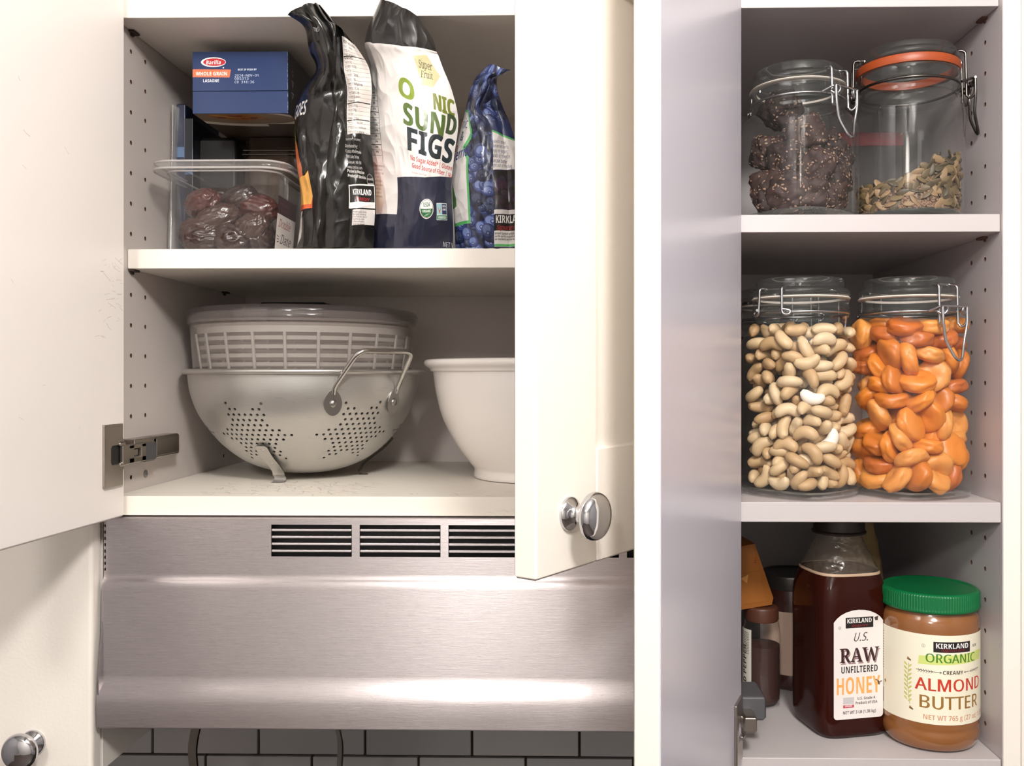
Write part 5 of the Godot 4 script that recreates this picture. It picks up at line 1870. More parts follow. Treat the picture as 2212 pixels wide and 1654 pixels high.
func energy_bites(at: Vector3) -> void:
	var brown := [M("bite_dark", rgb(44, 28, 25), 0.75), M("bite_red", rgb(54, 33, 29), 0.7)]
	var pale := [M("seed_pale", rgb(150, 122, 102), 0.5), M("seed_tan", rgb(104, 76, 62), 0.5)]
	var kinds := []
	for k in 4:
		var fn := FastNoiseLite.new()
		fn.seed = 60 + k
		fn.frequency = 1.0
		fn.fractal_octaves = 3
		var shape := func(d: Vector3) -> float:
			var m := pow(pow(absf(d.x), 5.0) + pow(absf(d.y), 5.0) + pow(absf(d.z), 5.0), -0.2)
			return m * (1.0 + 0.22 * fn.get_noise_3d(d.x * 1.6, d.y * 1.6, d.z * 1.6) + 0.1 * fn.get_noise_3d(d.x * 7.0, d.y * 7.0, d.z * 7.0))
		var size := Vector3(0.0178, 0.0165, 0.0165)
		var g := Geo.new()
		g.blob(size, 34, 24, shape)
		var fl := [Geo.new(), Geo.new()]
		var r := RandomNumberGenerator.new()
		r.seed = 90 + k
		for i in 240:
			var v := Vector3(r.randfn(0, 1), r.randfn(0, 1), r.randfn(0, 1)).normalized()
			var p: Vector3 = v * size * float(shape.call(v))
			var f: Geo = fl[i % 2]
			var s := r.randf_range(0.5, 1.25)
			var side := v.cross(Vector3(r.randfn(0, 1), r.randfn(0, 1), r.randfn(0, 1))).normalized()
			f.xf = Transform3D(Basis(side, v, side.cross(v)), p)
			f.blob(Vector3(0.00155, 0.0005, 0.00095) * s, 8, 5, func(_d): return 1.0)
		kinds.append([g.done(), fl[0].done(), fl[1].done()])
	# place: picture x, y and depth ahead of the jar's axis
	var spots := [
		[1688, 238, 0.006, "topmost seed-flecked dark chunk, standing above the heap in the squarish jar"],
		[1742, 290, 0.018, "seed-flecked dark chunk just below the topmost one, near the jar's middle"],
		[1800, 325, -0.004, "dim seed-flecked chunk at the upper right, below the jar's wire lever"],
		[1662, 330, -0.008, "dim seed-flecked chunk at the left edge under the topmost chunk"],
		[1706, 345, 0.018, "seed-flecked dark chunk in the heap's centre, under the topmost chunk"],
		[1768, 358, 0.031, "seed-flecked chunk against the glass in the middle of the jar"],
		[1822, 348, 0.006, "seed-flecked chunk with two pale seeds at the jar's right edge"],
		[1654, 405, 0.014, "pale-flecked chunk at the left edge, one up from the jar's bottom"],
		[1704, 402, 0.034, "dark chunk against the glass left of the jar's middle, near the bottom"],
		[1752, 418, 0.036, "dark chunk against the glass at the middle of the bottom row"],
		[1812, 385, 0.02, "pale-flecked chunk at the right, one up from the jar's bottom"],
		[1802, 434, 0.026, "pale-flecked chunk at the right end of the jar's bottom row"],
		[1655, 444, 0.02, "pale-flecked chunk at the left end of the jar's bottom row"],
		[1704, 446, 0.03, "dark chunk second from the left in the jar's bottom row"],
		[1735, 360, -0.014, "shadowed dark chunk deep behind the heap's centre in the jar"],
		[1780, 395, -0.012, "shadowed dark chunk deep behind the heap's right half in the jar"],
		[1680, 405, -0.014, "shadowed dark chunk deep behind the heap's left half in the jar"]]
	for i in spots.size():
		var s: Array = spots[i]
		var p := P(s[0], s[1], at.z + s[2])
		p.y = maxf(p.y, at.y + 0.026)
		var off := Vector2(p.x - at.x, p.z - at.z)
		off = off.limit_length(0.0335)
		var o := thing("energy_bite", s[3], "snack", Vector3(at.x + off.x, p.y, at.z + off.y), 0.0, "energy bites in the glass jar")
		var k: Array = kinds[i % 4]
		part("chunk", k[0], brown[i % 2], o)
		part("flecks", k[1], pale[0], o).set_meta("kind", "stuff")
		part("flecks", k[2], pale[1], o).set_meta("kind", "stuff")
		o.rotation = Vector3(rng.randf() * TAU, rng.randf() * TAU, rng.randf() * TAU)
		o.scale = Vector3.ONE * rng.randf_range(0.92, 1.1)


func pumpkin_seeds(at: Vector3) -> void:
	var R := 0.0525
	var top := func(x: float, z: float) -> float: return 0.054 + 0.43 * x - 0.05 * z + 0.004 * sin(x * 90.0)
	# the mass inside
	var g := Geo.new()
	var rows := []
	for q in [[0.97, 0.0], [1.0, 0.08], [1.0, 0.5], [1.0, 0.9], [0.96, 1.0], [0.7, 1.0], [0.35, 1.0], [0.005, 1.0]]:
		var row := PackedVector3Array()
		for k in 64:
			var a := TAU * k / 64
			var r: float = (R - 0.0045) * q[0]
			var x := r * sin(a)
			var z := r * cos(a)
			row.append(Vector3(x, lerpf(0.0085, maxf(top.call(x, z) - 0.003, 0.012), q[1]), z))
		rows.append(row)
	g.grid(rows, true)
	var mass := single("seed_crumbs", g, M("seed_mass", rgb(92, 76, 58), 0.8), "broken seed crumbs at the bottom of the jar with the orange ring", "seeds", at)
	mass.set_meta("kind", "stuff")
	# crumbs against the glass
	var crumb := Geo.new()
	crumb.blob(Vector3(0.0013, 0.0008, 0.0005), 6, 4, func(_d): return 1.0)
	var tones := [rgb(134, 104, 84), rgb(104, 80, 62), rgb(140, 114, 94)]
	for k in 3:
		var mm := MultiMesh.new()
		mm.transform_format = MultiMesh.TRANSFORM_3D
		mm.mesh = crumb.done()
		mm.instance_count = 700
		for i in 700:
			var az := rng.randf_range(-1.9, 1.9)
			var y := 0.009 + absf(rng.randfn(0.0, 0.012)) * (0.6 if az > 0.3 else 1.2)
			y = minf(y, top.call(R * sin(az), R * cos(az)) - 0.003)
			var b := Basis(Vector3.UP, az) * Basis.from_euler(Vector3(rng.randfn(0, 0.5), rng.randfn(0, 0.5), rng.randf() * TAU)).scaled(Vector3.ONE * rng.randf_range(0.7, 1.7))
			mm.set_instance_transform(i, Transform3D(b, Vector3((R - 0.0025) * sin(az), maxf(y, 0.0085), (R - 0.0025) * cos(az))))
		var o := MultiMeshInstance3D.new()
		o.name = "crumb"
		o.multimesh = mm
		o.material_override = M("crumb_%d" % k, tones[k], 0.8)
		mass.add_child(o, true)
		o.set_meta("kind", "stuff")
	var seed_mesh := []
	for k in 3:
		g = Geo.new()
		g.blob(Vector3(0.0072, 0.0039, 0.0013), 16, 8, func(d: Vector3) -> float:
			return (1.0 - 0.22 * maxf(d.x, 0.0) * (1.0 - absf(d.x)) * 2.0) * (1.0 + 0.25 * k * 0.3 * d.y * d.x))
		seed_mesh.append(g.done())
	var green := [M("seed_green", rgb(110, 92, 60), 0.5), M("seed_olive", rgb(92, 76, 50), 0.5), M("seed_tan2", rgb(138, 112, 80), 0.55), M("seed_dark", rgb(70, 60, 40), 0.5)]
	var placed := []
	var tries := 0
	while placed.size() < 250 and tries < 9000:
		tries += 1
		var az := rng.randf_range(-1.85, 1.85)
		var r := R - 0.0022 - (0.003 if placed.size() > 150 else 0.0)
		var x := r * sin(az)
		var z := r * cos(az)
		var hi: float = top.call(x, z)
		var y := rng.randf_range(0.012, hi)
		if az < 0.35 and y < 0.024 and rng.randf() < 0.75:
			continue
		var p := Vector3(x, y, z)
		var near := false
		for q in placed:
			if p.distance_squared_to(q) < (0.0046 if placed.size() < 150 else 0.0034) ** 2:
				near = true
				break
		if near:
			continue
		placed.append(p)
		var o := part(numbered("pumpkin_seed"), seed_mesh[placed.size() % 3], green[rng.randi() % 4], self)
		tag(o, "flat green pumpkin seed lying in the jar with the orange ring", "seed", "pumpkin seeds in the jar")
		o.position = at + p
		o.basis = Basis(Vector3.UP, az) * Basis(Vector3.BACK, rng.randfn(0.2, 0.6)) * Basis(Vector3.RIGHT, rng.randfn(0.0, 0.55)) * Basis(Vector3.UP, rng.randfn(0.0, 0.2))


func cashews(at: Vector3) -> void:
	var shapes := []
	var balls := []
	for k in 5:
		var bend := [2.6, 2.2, 2.9, 1.7, 2.45][k] as float
		var len: float = [0.029, 0.0272, 0.030, 0.0256, 0.0305][k]
		var ra := len / bend
		var g := Geo.new()
		var rows := []
		var n := 14
		for i in n + 1:
			var f := float(i) / n
			var a := (f - 0.5) * bend
			var c := Vector3(sin(a) * ra, cos(a) * ra - ra * 0.72, 0)
			var out := Vector3(sin(a), cos(a), 0)
			var e := 2.0 * f - 1.0
			var w := sqrt(maxf(0.0, 1.0 - pow(absf(e), 2.6))) * lerpf(0.0063, 0.0075, 0.5 + 0.5 * e)
			w = maxf(w, 0.0002)
			var row := PackedVector3Array()
			for j in 12:
				var t := TAU * j / 12
				var crease := 1.0 - 0.16 * pow(maxf(0.0, -cos(t)), 4.0)
				row.append(c + out * cos(t) * w * crease + Vector3(0, 0, sin(t) * w * 0.86))
			rows.append(row)
		g.grid(rows, true)
		shapes.append(g.done())
		if k == 0:
			for f in [-0.36, -0.12, 0.12, 0.36]:
				var a: float = f * bend
				balls.append([Vector3(sin(a) * ra, cos(a) * ra - ra * 0.72, 0), 0.0058])
	var tones := [M("cashew_a", rgb(206, 178, 138), 0.5), M("cashew_b", rgb(194, 162, 120), 0.5), M("cashew_c", rgb(214, 190, 154), 0.5), M("cashew_d", rgb(184, 150, 108), 0.52)]
	var creamy := M("cashew_white", rgb(240, 232, 220), 0.45)
	var where := pack(205, balls, 0.0515, 3.2, deg_to_rad(132.0), 0.0085, 0.183, -0.012, 5, 110, 0.25)
	var special := {}
	for q in [[1768, 862, "bright white curved cashew near the middle of the tall jar"], [1805, 968, "bright white curved cashew in the lower right of the tall jar"]]:
		var want := P(q[0], q[1], at.z + 0.046)
		var best := 0
		for i in where.size():
			if (at + where[i].origin).distance_to(want) < (at + where[best].origin).distance_to(want):
				best = i
		special[best] = q[2]
	for i in where.size():
		var o := part(numbered("cashew"), shapes[i % 5], creamy if special.has(i) else tones[rng.randi() % 4], self)
		tag(o, special.get(i, "pale tan curved cashew nut packed among others in the tall glass jar"), "cashew", "cashews in the tall jar")
		var x: Transform3D = where[i]
		o.transform = Transform3D(x.basis, at + x.origin)
		if special.has(i):
			o.basis = Basis(Vector3.BACK, PI * 0.92 if q_low(at + x.origin) else PI * 1.3)


func q_low(p: Vector3) -> bool:
	return p.y > -0.05


func apricots(at: Vector3) -> void:
	var shapes := []
	for k in 5:
		var fn := FastNoiseLite.new()
		fn.seed = 200 + k
		fn.frequency = 1.0
		fn.fractal_octaves = 2
		var g := Geo.new()
		g.blob(Vector3(0.0182, 0.0082, 0.0164), 36, 22, func(d: Vector3) -> float:
			var dent := 0.34 * exp(-pow((d.x - 0.1) / 0.34, 2.0) - pow(d.z / 0.4, 2.0)) if d.y > 0.0 else 0.0
			var m := pow(pow(Vector2(d.x, d.z).length(), 3.4) + pow(absf(d.y), 3.4), -1.0 / 3.4)
			return (1.0 - dent) * minf(m, 1.25) + 0.13 * fn.get_noise_3d(d.x * 0.9, d.y * 0.6, d.z * 0.9) + 0.03 * fn.get_noise_3d(d.x * 5.0, d.y * 2.0, d.z * 5.0 + 3.0))
		shapes.append(g.done())
	var balls := [[Vector3.ZERO, 0.0064]]
	for k in 6:
		balls.append([Vector3(sin(k * PI / 3), 0, cos(k * PI / 3)) * 0.0104, 0.0062])
	var soft := {"subsurf_scatter_enabled": true, "subsurf_scatter_strength": 0.25}
	var tones := [M("apricot_a", rgb(216, 130, 44), 0.42, 0.0, soft), M("apricot_b", rgb(196, 114, 38), 0.42, 0.0, soft), M("apricot_c", rgb(218, 146, 72), 0.45, 0.0, soft), M("apricot_d", rgb(184, 100, 42), 0.4, 0.0, soft)]
	var where := pack(92, balls, 0.0515, 3.2, deg_to_rad(25.0), 0.0085, 0.186, -0.016, 8, 110, 0.42)
	for i in where.size():
		var o := part(numbered("dried_apricot"), shapes[i % 5], tones[rng.randi() % 4], self)
		tag(o, "soft orange dried apricot packed among others in the tall glass jar", "dried apricot", "apricots in the tall jar")
		var x: Transform3D = where[i]
		o.transform = Transform3D(x.basis, at + x.origin)


# ------------------------------------------------------------------ lowest pantry shelf
func pantry_bottom() -> void:
	var y0 := P(1880, 1638, -0.001).y
	honey(Vector3(P(1812, 1500, -0.09).x, y0, -0.09))
	almond_butter(Vector3(0.3785, y0, -0.058))
	# small things in the shadow at the back left
	var q := P(1645, 1500, -0.15)
	var t := thing("spice_jar", "small glass spice jar of dark chilli flakes with a white strip label", "jar", Vector3(q.x, y0, -0.15))
	var g := Geo.new()
	g.lathe(v2([[0.0, 0.0005], [0.018, 0.0005], [0.0212, 0.004], [0.0218, 0.012], [0.0218, 0.085], [0.0195, 0.097], [0.0168, 0.1], [0.0168, 0.104]]), 40, 50.0)
	part("body", g, M("glass"), t)
	g = Geo.new()
	g.lathe(v2([[0.0, 0.004], [0.017, 0.004], [0.0202, 0.008], [0.0206, 0.014], [0.0206, 0.07], [0.0, 0.074]]), 40, 50.0)
	var flakes := part("chilli_flakes", g, M("chilli", rgb(54, 22, 14), 0.7), t)
	flakes.set_meta("kind", "stuff")
	g = Geo.new()
	g.lathe(v2([[0.0185, 0.098], [0.0195, 0.1], [0.0195, 0.112], [0.018, 0.114], [0.0, 0.114]]), 40, 50.0)
	part("cap", g, M("cap_brown", rgb(84, 48, 34), 0.45), t)
	var c := Canvas.new(200, 600, rgb(222, 218, 206))
	c.text("RED PEPPER", 130, 560, 60, rgb(40, 36, 30), "Droid Sans", true, -PI / 2, 0.0, 0.9)
	for i in 14:
		c.rect(20, 30 + i * 14, 150, 5, rgb(110, 106, 96))
	g = Geo.new()
	var rows := []
	for f in [0.012, 0.09]:
		var row := PackedVector3Array()
		for k in 12:
			var az := lerpf(-1.75, -0.75, k / 11.0)
			row.append(Vector3(0.0221 * sin(az), f, 0.0221 * cos(az)))
		rows.append(row)
	g.grid(rows, false, 0, 1, 1, 0)
	part("label", g, printed("spice_label", c, 0.5), t)
	# amber carton lying tilted on the spice jar
	var p := P(1630, 1316, -0.14)
	t = thing("tea_carton", "amber paper carton leaning on top of the small spice jar", "carton", Vector3(p.x, p.y, -0.14))
	t.rotation = Vector3(0.1, 0.3, 0.0)
	g = Geo.new()
	g.prism(PackedVector2Array([Vector2(-0.03, 0), Vector2(0.022, 0.004), Vector2(0.0235, 0.012), Vector2(-0.004, 0.078), Vector2(-0.03, 0.074)]), -0.05, 0.0)
	part("carton", g, M("amber_card", rgb(158, 96, 40), 0.5), t)
	c = Canvas.new(300, 400, rgb(162, 100, 44))
	c.rect(0, 170, 300, 8, rgb(150, 92, 40))
	c.text("HONEY", 200, 120, 28, rgb(140, 60, 30), "Droid Sans", true, -1.2)
	for i in 9:
		c.line(PackedVector2Array([Vector2(160 + i * 12, 230), Vector2(120 + i * 16, 370)]), 4, rgb(160, 98, 44))
	c.poly(PackedVector2Array([Vector2(60, 210), Vector2(130, 190), Vector2(120, 250)]), rgb(214, 150, 84))
	g = Geo.new()
	g.quad(Vector3(-0.028, 0.006, 0.0005), Vector3(0.014, 0.009, 0.0005), Vector3(-0.006, 0.074, 0.0005), Vector3(-0.028, 0.072, 0.0005), Vector3.BACK, Vector2(0, 1), Vector2(1, 1), Vector2(0.55, 0), Vector2(0, 0))
	part("print", g, printed("amber_print", c, 0.5), t)
	# wider jar with a metal lid behind the honey
	q = P(1712, 1480, -0.225)
	t = thing("lidded_jar", "red sauce jar with a dull metal lid, half hidden behind the honey bottle", "jar", Vector3(q.x, y0, -0.225))
	g = Geo.new()
	g.lathe(v2([[0, 0.0005], [0.034, 0.0005], [0.0385, 0.005], [0.039, 0.02], [0.039, 0.105], [0.0365, 0.118], [0.036, 0.122]]), 48, 50.0)
	part("body", g, M("sauce_red", rgb(60, 20, 12), 0.12, 0.0, {"clearcoat_enabled": true, "clearcoat": 1.0}), t)
	g = Geo.new()
	g.lathe(v2([[0.037, 0.121], [0.0385, 0.123], [0.0385, 0.136], [0.037, 0.138], [0.031, 0.1375], [0.03, 0.1365], [0, 0.1365]]), 48, 50.0)
	part("lid", g, M("lid_grey", rgb(88, 84, 80), 0.4, 0.8), t)
	g = Geo.new()
	g.lathe(v2([[0.0392, 0.02], [0.0394, 0.021], [0.0394, 0.095], [0.0392, 0.096]]), 48, 80.0)
	part("label", g, M("label_blush", rgb(206, 176, 156), 0.5), t)
	# dried pasta bag behind the bottle cap
	q = P(1872, 1175, -0.17)
	t = thing("tan_bag", "crumpled tan paper bag top behind the honey bottle cap", "bag", Vector3(q.x, y0, -0.2))
	rows = []
	for i in 12:
		var f := i / 11.0
		var row := PackedVector3Array()
		for k in 24:
			var a := TAU * k / 24
			var r := lerpf(0.034, 0.016, pow(f, 2.0)) + 0.003 * sin(a * 5.0 + f * 11.0)
			row.append(Vector3(r * sin(a), 0.001 + f * 0.216, r * cos(a) * lerpf(0.9, 0.5, f)))
		rows.append(row)
	g = Geo.new()
	g.grid(rows, true)
	part("paper", g, M("tan_paper", rgb(146, 122, 82), 0.7), t)


func honey(at: Vector3) -> void:
	var t := thing("honey_bottle", "squarish clear plastic bottle of dark raw honey with a white arched label", "bottle", at, deg_to_rad(13.0))
	var prof := [[0.034, 0.0006, 5.0], [0.0385, 0.0016, 5.0], [0.0408, 0.006, 5.0], [0.0415, 0.014, 5.0], [0.0415, 0.14, 5.0], [0.0412, 0.15, 4.6], [0.0398, 0.16, 4.0], [0.0368, 0.1715, 3.4]]
	var upper := [[0.0368, 0.1715, 3.4], [0.0335, 0.1815, 2.8], [0.029, 0.193, 2.3], [0.0255, 0.202, 2.0], [0.0238, 0.2065, 2.0], [0.0235, 0.211, 2.0]]
	var g := Geo.new()
	var rows := []
	for q in [[0.0003, 0.0006, 5.0]] + prof:
		rows.append(g.ring(q[0], q[1], 80, q[2]))
	g.grid(rows, true)
	g.lathe(v2([[0.0366, 0.1712], [0, 0.1712]]), 40)
	part("honey", g, M("honey_dark", rgb(46, 14, 8), 0.08, 0.0, {"metallic_specular": 0.34}), t, "very dark brown honey filling the bottle")
	g = Geo.new()
	rows = []
	for q in upper:
		rows.append(g.ring(q[0] + 0.0004, q[1], 80, q[2]))
	g.grid(rows, true)
	var dim := M("dimple_glass", Color(0.62, 0.56, 0.5, 0.16), 0.05, 0.0, {"transparency": BaseMaterial3D.TRANSPARENCY_ALPHA, "normal_enabled": true, "normal_scale": 0.8, "uv1_scale": Vector3(3, 1, 1)})
	dim.normal_texture = noise_tex(0.03, 256, true, 8.0, 77, null, 1, FastNoiseLite.TYPE_CELLULAR)
	part("shoulder", g, dim, t)
	g = Geo.new()
	rows = []
	for q in [[0.0374, 0.1698, 3.45], [0.0376, 0.1708, 3.45], [0.0371, 0.1722, 3.4], [0.0366, 0.1726, 3.4]]:
		rows.append(g.ring(q[0], q[1], 80, q[2]))
	g.grid(rows, true)
	part("foam_line", g, M("foam", rgb(188, 160, 134), 0.5), t)
	g = Geo.new()
	g.lathe(v2([[0.0238, 0.2095], [0.0285, 0.2105], [0.029, 0.2125], [0.0272, 0.214], [0.0272, 0.2305], [0.0255, 0.2325], [0, 0.2325]]), 60, 50.0)
	part("cap", g, M("cap_dark", rgb(36, 24, 22), 0.4), t)
	# label with an arched top on the face turned to the right
	var w := 0.0285
	var lo := 0.022
	var hi := 0.136
	var pts := PackedVector2Array()
	for k in 6:
		var a := PI + PI / 2 * k / 5.0
		pts.append(Vector2(-w + 0.004 + 0.004 * cos(a), lo + 0.004 + 0.004 * sin(a)))
	for k in 6:
		var a := 1.5 * PI + PI / 2 * k / 5.0
		pts.append(Vector2(w - 0.004 + 0.004 * cos(a), lo + 0.004 + 0.004 * sin(a)))
	for k in 13:
		var x := w * cos(PI * k / 12.0)
		pts.append(Vector2(x, hi - 0.02 + 0.02 * sqrt(maxf(0.0, 1.0 - pow(x / w, 2.0) * 0.86))))
	var c := Canvas.new(684, 1368, rgb(230, 224, 220))
	var X := func(px: float) -> float: return (px - 1810.0) / 100.0 * 684.0
	var Y := func(py: float) -> float: return (py - 1270.0) / 246.0 * 1368.0
	c.rect(X.call(1834), Y.call(1287), 56 * 6.84, 24 * 5.56, rgb(28, 22, 22))
	c.text("KIRKLAND", X.call(1862), Y.call(1299.5), 56, rgb(240, 236, 232), "Droid Sans", true, 0.0, 0.5, 0.9)
	c.text("Signature", X.call(1862), Y.call(1308), 30, rgb(150, 36, 40), "Droid Serif", false, 0.0, 0.5, 1.2, 0.4)
	c.oval(X.call(1822), Y.call(1309), 20, 20, rgb(150, 140, 150))
	c.oval(X.call(1822), Y.call(1309), 15, 15, rgb(226, 218, 214))
	c.text("U", X.call(1822), Y.call(1309) + 8, 15, rgb(120, 110, 120), "Droid Sans", true, 0.0, 0.5)
	c.poly(PackedVector2Array([Vector2(X.call(1892), Y.call(1289)), Vector2(X.call(1900), Y.call(1286)), Vector2(X.call(1899), Y.call(1296)), Vector2(X.call(1894), Y.call(1296))]), rgb(70, 60, 56))
	c.text("U.S.", X.call(1864), Y.call(1341), 108, rgb(48, 34, 34), "Droid Sans", false, 0.0, 0.5, 0.82, 0.3)
	c.text("RAW", X.call(1862) + 14, Y.call(1392), 178, rgb(150, 120, 122), "Droid Serif", true, 0.0, 0.5, 0.88)
	c.text("RAW", X.call(1862), Y.call(1388), 178, rgb(54, 26, 30), "Droid Serif", true, 0.0, 0.5, 0.88)
	c.text("UNFILTERED", X.call(1862), Y.call(1412), 84, rgb(30, 26, 28), "Droid Sans", true, 0.0, 0.5, 0.74)
	c.text("HONEY", X.call(1860), Y.call(1460), 210, rgb(240, 168, 92), "Droid Sans", true, 0.0, 0.5, 0.62)
	# the little bee on the last letter
	c.oval(X.call(1901), Y.call(1438), 14, 30, rgb(96, 74, 60), -0.3)
	c.oval(X.call(1897), Y.call(1432), 22, 8, rgb(120, 100, 90), 0.6)
	c.oval(X.call(1905), Y.call(1436), 22, 8, rgb(120, 100, 90), -0.6)
	c.rect(X.call(1829), Y.call(1467), 150, 84, rgb(196, 192, 194))
	c.rect(X.call(1829), Y.call(1484), 150, 36, rgb(190, 76, 92))
	c.text("GRADE", X.call(1829) + 75, Y.call(1488.5), 22, rgb(240, 230, 230), "Droid Sans", true, 0.0, 0.5)
	c.text("U.S. Grade A", X.call(1876), Y.call(1474), 34, rgb(70, 62, 60), "Droid Sans", true, 0.0, 0.5, 0.9)
	c.text("Product of USA", X.call(1876), Y.call(1484), 34, rgb(70, 62, 60), "Droid Sans", true, 0.0, 0.5, 0.9)
	c.text("NET WT 3 LB (1.36 kg)", X.call(1862), Y.call(1504.5), 38, rgb(52, 46, 46), "Droid Sans", true, 0.0, 0.5, 0.86)
	g = Geo.new()
	# UVs from the outline
	var tris := Geometry2D.triangulate_polygon(pts)
	for pt in pts:
		g.vert(Vector3(pt.x, pt.y, 0.0421), Vector3.BACK, Vector2((pt.x + w) / (2 * w), (hi - pt.y) / (hi - lo)))
	for k in range(0, tris.size(), 3):
		g.tri(tris[k], tris[k + 1], tris[k + 2])
	var lab := part("label", g, printed("honey_label", c, 0.42), t, "white arched printed label")
	lab.position.x = -0.001


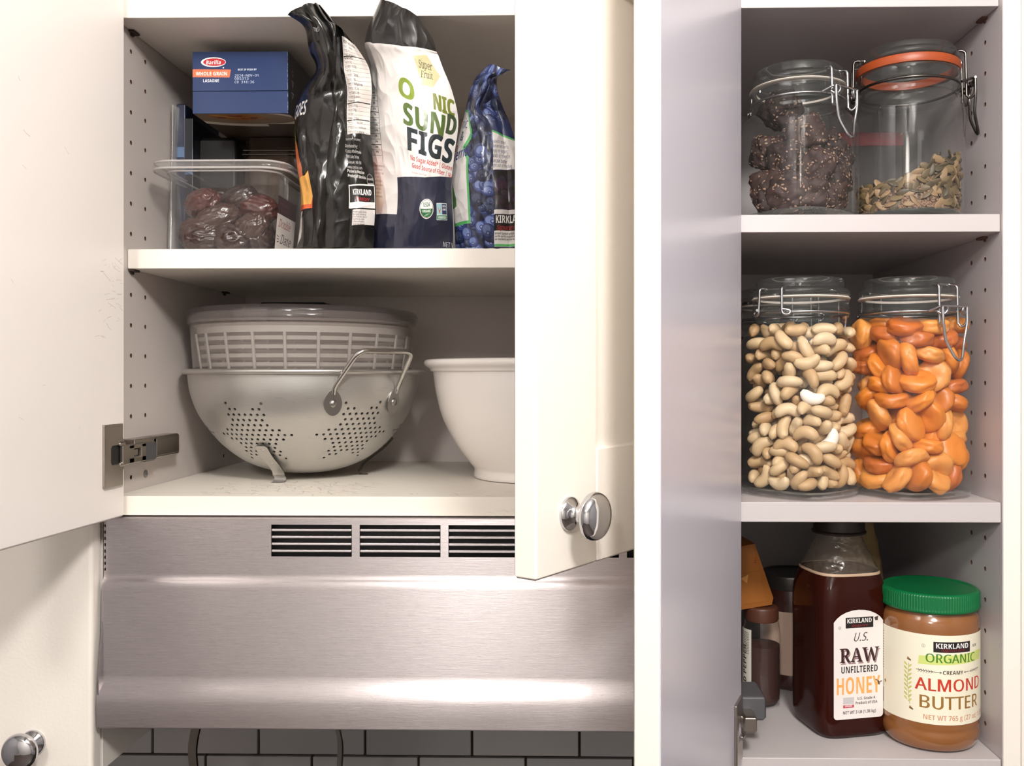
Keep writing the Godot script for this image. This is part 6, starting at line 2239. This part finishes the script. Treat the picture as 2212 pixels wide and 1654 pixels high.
func almond_butter(at: Vector3) -> void:
	var t := thing("nut_butter_jar", "round jar of brown almond butter with a ribbed green lid and cream label", "jar", at)
	var R := 0.0488
	var g := Geo.new()
	g.lathe(v2([[0, 0.001], [0.040, 0.0008], [0.0445, 0.0025], [R - 0.0015, 0.008], [R, 0.013], [R, 0.0185], [R - 0.0008, 0.02], [R - 0.0008, 0.024], [R, 0.026], [R, 0.124], [R - 0.0006, 0.13], [R - 0.002, 0.1345], [R - 0.0045, 0.1375], [R - 0.005, 0.142]]), 96, 50.0)
	part("body", g, M("almond_brown", rgb(140, 90, 50), 0.14, 0.0, {"clearcoat_enabled": true, "clearcoat": 0.6, "clearcoat_roughness": 0.05}), t)
	g = Geo.new()
	var rows := []
	for q in [[R - 0.004, 0.1405, 0.0], [R - 0.0006, 0.1408, 0.0], [R + 0.0004, 0.1422, 0.0], [R + 0.0004, 0.144, 0.4], [R - 0.0002, 0.146, 1.0], [R - 0.0002, 0.1575, 1.0], [R - 0.001, 0.159, 0.2], [R - 0.003, 0.1604, 0.0], [R - 0.0055, 0.1602, 0.0], [R - 0.0065, 0.1592, 0.0], [0.0003, 0.1594, 0.0]]:
		var row := PackedVector3Array()
		for k in 440:
			var a := TAU * k / 440
			var r: float = q[0] + 0.00034 * q[2] * signf(sin(a * 110.0 + 0.4))
			row.append(Vector3(r * sin(a), q[1], r * cos(a)))
		rows.append(row)
	g.grid(rows, true)
	part("lid", g, M("green_plastic", rgb(8, 104, 56), 0.34), t, "ribbed green screw lid")
	# wrap label
	var W := 1800
	var H := 870
	var c := Canvas.new(W, H, rgb(238, 232, 210))
	var span := deg_to_rad(230.0)
	var az0 := deg_to_rad(-125.0)
	var X := func(deg: float) -> float: return (deg_to_rad(deg) - az0) / span * W
	var mid: float = X.call(6.0)
	c.rect(X.call(-17.0), 62, X.call(29.0) - X.call(-17.0), 100, rgb(26, 20, 22))
	c.text("KIRKLAND", X.call(6.0), 124, 48, rgb(246, 242, 238), "Droid Sans", true, 0.0, 0.5, 0.98)
	c.text("Signature", X.call(6.0), 150, 24, rgb(150, 32, 40), "Droid Serif", false, 0.0, 0.5, 1.5, 0.4)
	c.text("NEW", X.call(34.0), 126, 26, rgb(70, 62, 58), "Droid Sans", true, 0.0, 0.0, 0.8)
	c.oval(X.call(-28.0), 108, 17, 17, rgb(140, 134, 126))
	c.oval(X.call(-28.0), 108, 14, 14, rgb(238, 232, 210))
	c.text("U", X.call(-28.0), 115, 14, rgb(110, 100, 90), "Droid Sans", true, 0.0, 0.5)
	c.poly(PackedVector2Array([Vector2(X.call(-33.0), 206), Vector2(X.call(45.0), 168), Vector2(X.call(56.0), 180), Vector2(X.call(50.0), 262), Vector2(X.call(-34.0), 290)]), rgb(206, 218, 124))
	c.text("ORGANIC", X.call(6.0), 262, 84, rgb(84, 138, 44), "Droid Sans", false, 0.0, 0.5, 1.0)
	c.text("ORGANIC", X.call(6.0) + 4, 262, 84, rgb(70, 124, 40), "Droid Sans", false, 0.0, 0.5, 1.0)
	for s in [-1, 1]:
		var xa: float = mid + s * 110
		var xb: float = mid + s * 330
		c.line(PackedVector2Array([Vector2(xa, 356), Vector2(xb, 346)]), 5, rgb(60, 52, 44))
		for k in 6:
			var xx: float = lerpf(xa, xb, 0.35 + k * 0.1)
			c.line(PackedVector2Array([Vector2(xx, 354), Vector2(xx + s * 14, 338)]), 4, rgb(60, 52, 44))
			c.line(PackedVector2Array([Vector2(xx, 354), Vector2(xx + s * 14, 366)]), 4, rgb(60, 52, 44))
		c.line(PackedVector2Array([Vector2(xa + s * 14, 346), Vector2(xa, 356), Vector2(xa + s * 14, 366)]), 4, rgb(60, 52, 44))
	c.text("CREAMY", mid, 374, 36, rgb(66, 54, 46), "Droid Sans", true, 0.0, 0.5, 1.0)
	for k in 3:
		c.text("ALMOND", mid + k * 3 - 3, 538 + k, 118, rgb(196, 58, 40), "Droid Sans", false, 0.0, 0.5, 1.02)
		c.text("BUTTER", mid + k * 3 - 3, 712 + k, 124, rgb(148, 108, 46), "Droid Sans", false, 0.0, 0.5, 1.02)
	c.text("NET WT 765 g (27 oz) 1.69 lb", X.call(-28.0), 826, 48, rgb(206, 152, 118), "Droid Sans", true, 0.0, 0.0, 0.86)
	# leafy sprig with two bees
	var sx: float = X.call(-46.0)
	c.line(PackedVector2Array([Vector2(sx + 10, 300), Vector2(sx - 4, 500), Vector2(sx + 20, 700)]), 4, rgb(150, 150, 84))
	for k in 9:
		for s in [-1, 1]:
			c.oval(sx + s * 20, 320 + k * 42 + s * 8, 24, 9, rgb(186, 190, 108) if k % 2 else rgb(204, 200, 120), s * -0.8)
	for q in [[10, 262], [30, 742]]:
		c.oval(sx + q[0], q[1], 18, 10, rgb(120, 84, 40), 0.3)
		c.oval(sx + q[0] - 4, q[1] - 12, 12, 6, rgb(150, 120, 80), 0.8)
		c.oval(sx + q[0] + 14, q[1] + 8, 8, 6, rgb(70, 50, 30))
	# small print and bar code at the left
	for k in 15:
		c.rect(X.call(-104.0), 70 + k * 26, 150, 9, rgb(176, 166, 108))
	c.poly(PackedVector2Array([Vector2(X.call(-84.0), 560), Vector2(X.call(-84.0) + 18, 545), Vector2(X.call(-84.0) + 36, 560), Vector2(X.call(-84.0) + 18, 590)]), rgb(150, 120, 60))
	for k in 18:
		c.rect(X.call(-108.0) + k * 10, 640, 3 + (k * 7) % 5, 150, rgb(60, 50, 54))
	g = Geo.new()
	rows = []
	for f in [0.0305, 0.0525, 0.075, 0.0975, 0.1205]:
		var row := PackedVector3Array()
		for k in 61:
			var a := az0 + span * k / 60.0
			row.append(Vector3((R + 0.0004) * sin(a), f, (R + 0.0004) * cos(a)))
		rows.append(row)
	g.grid(rows, false, 0, 1, 1, 0)
	part("label", g, printed("almond_label", c, 0.45), t, "cream printed wrap label")
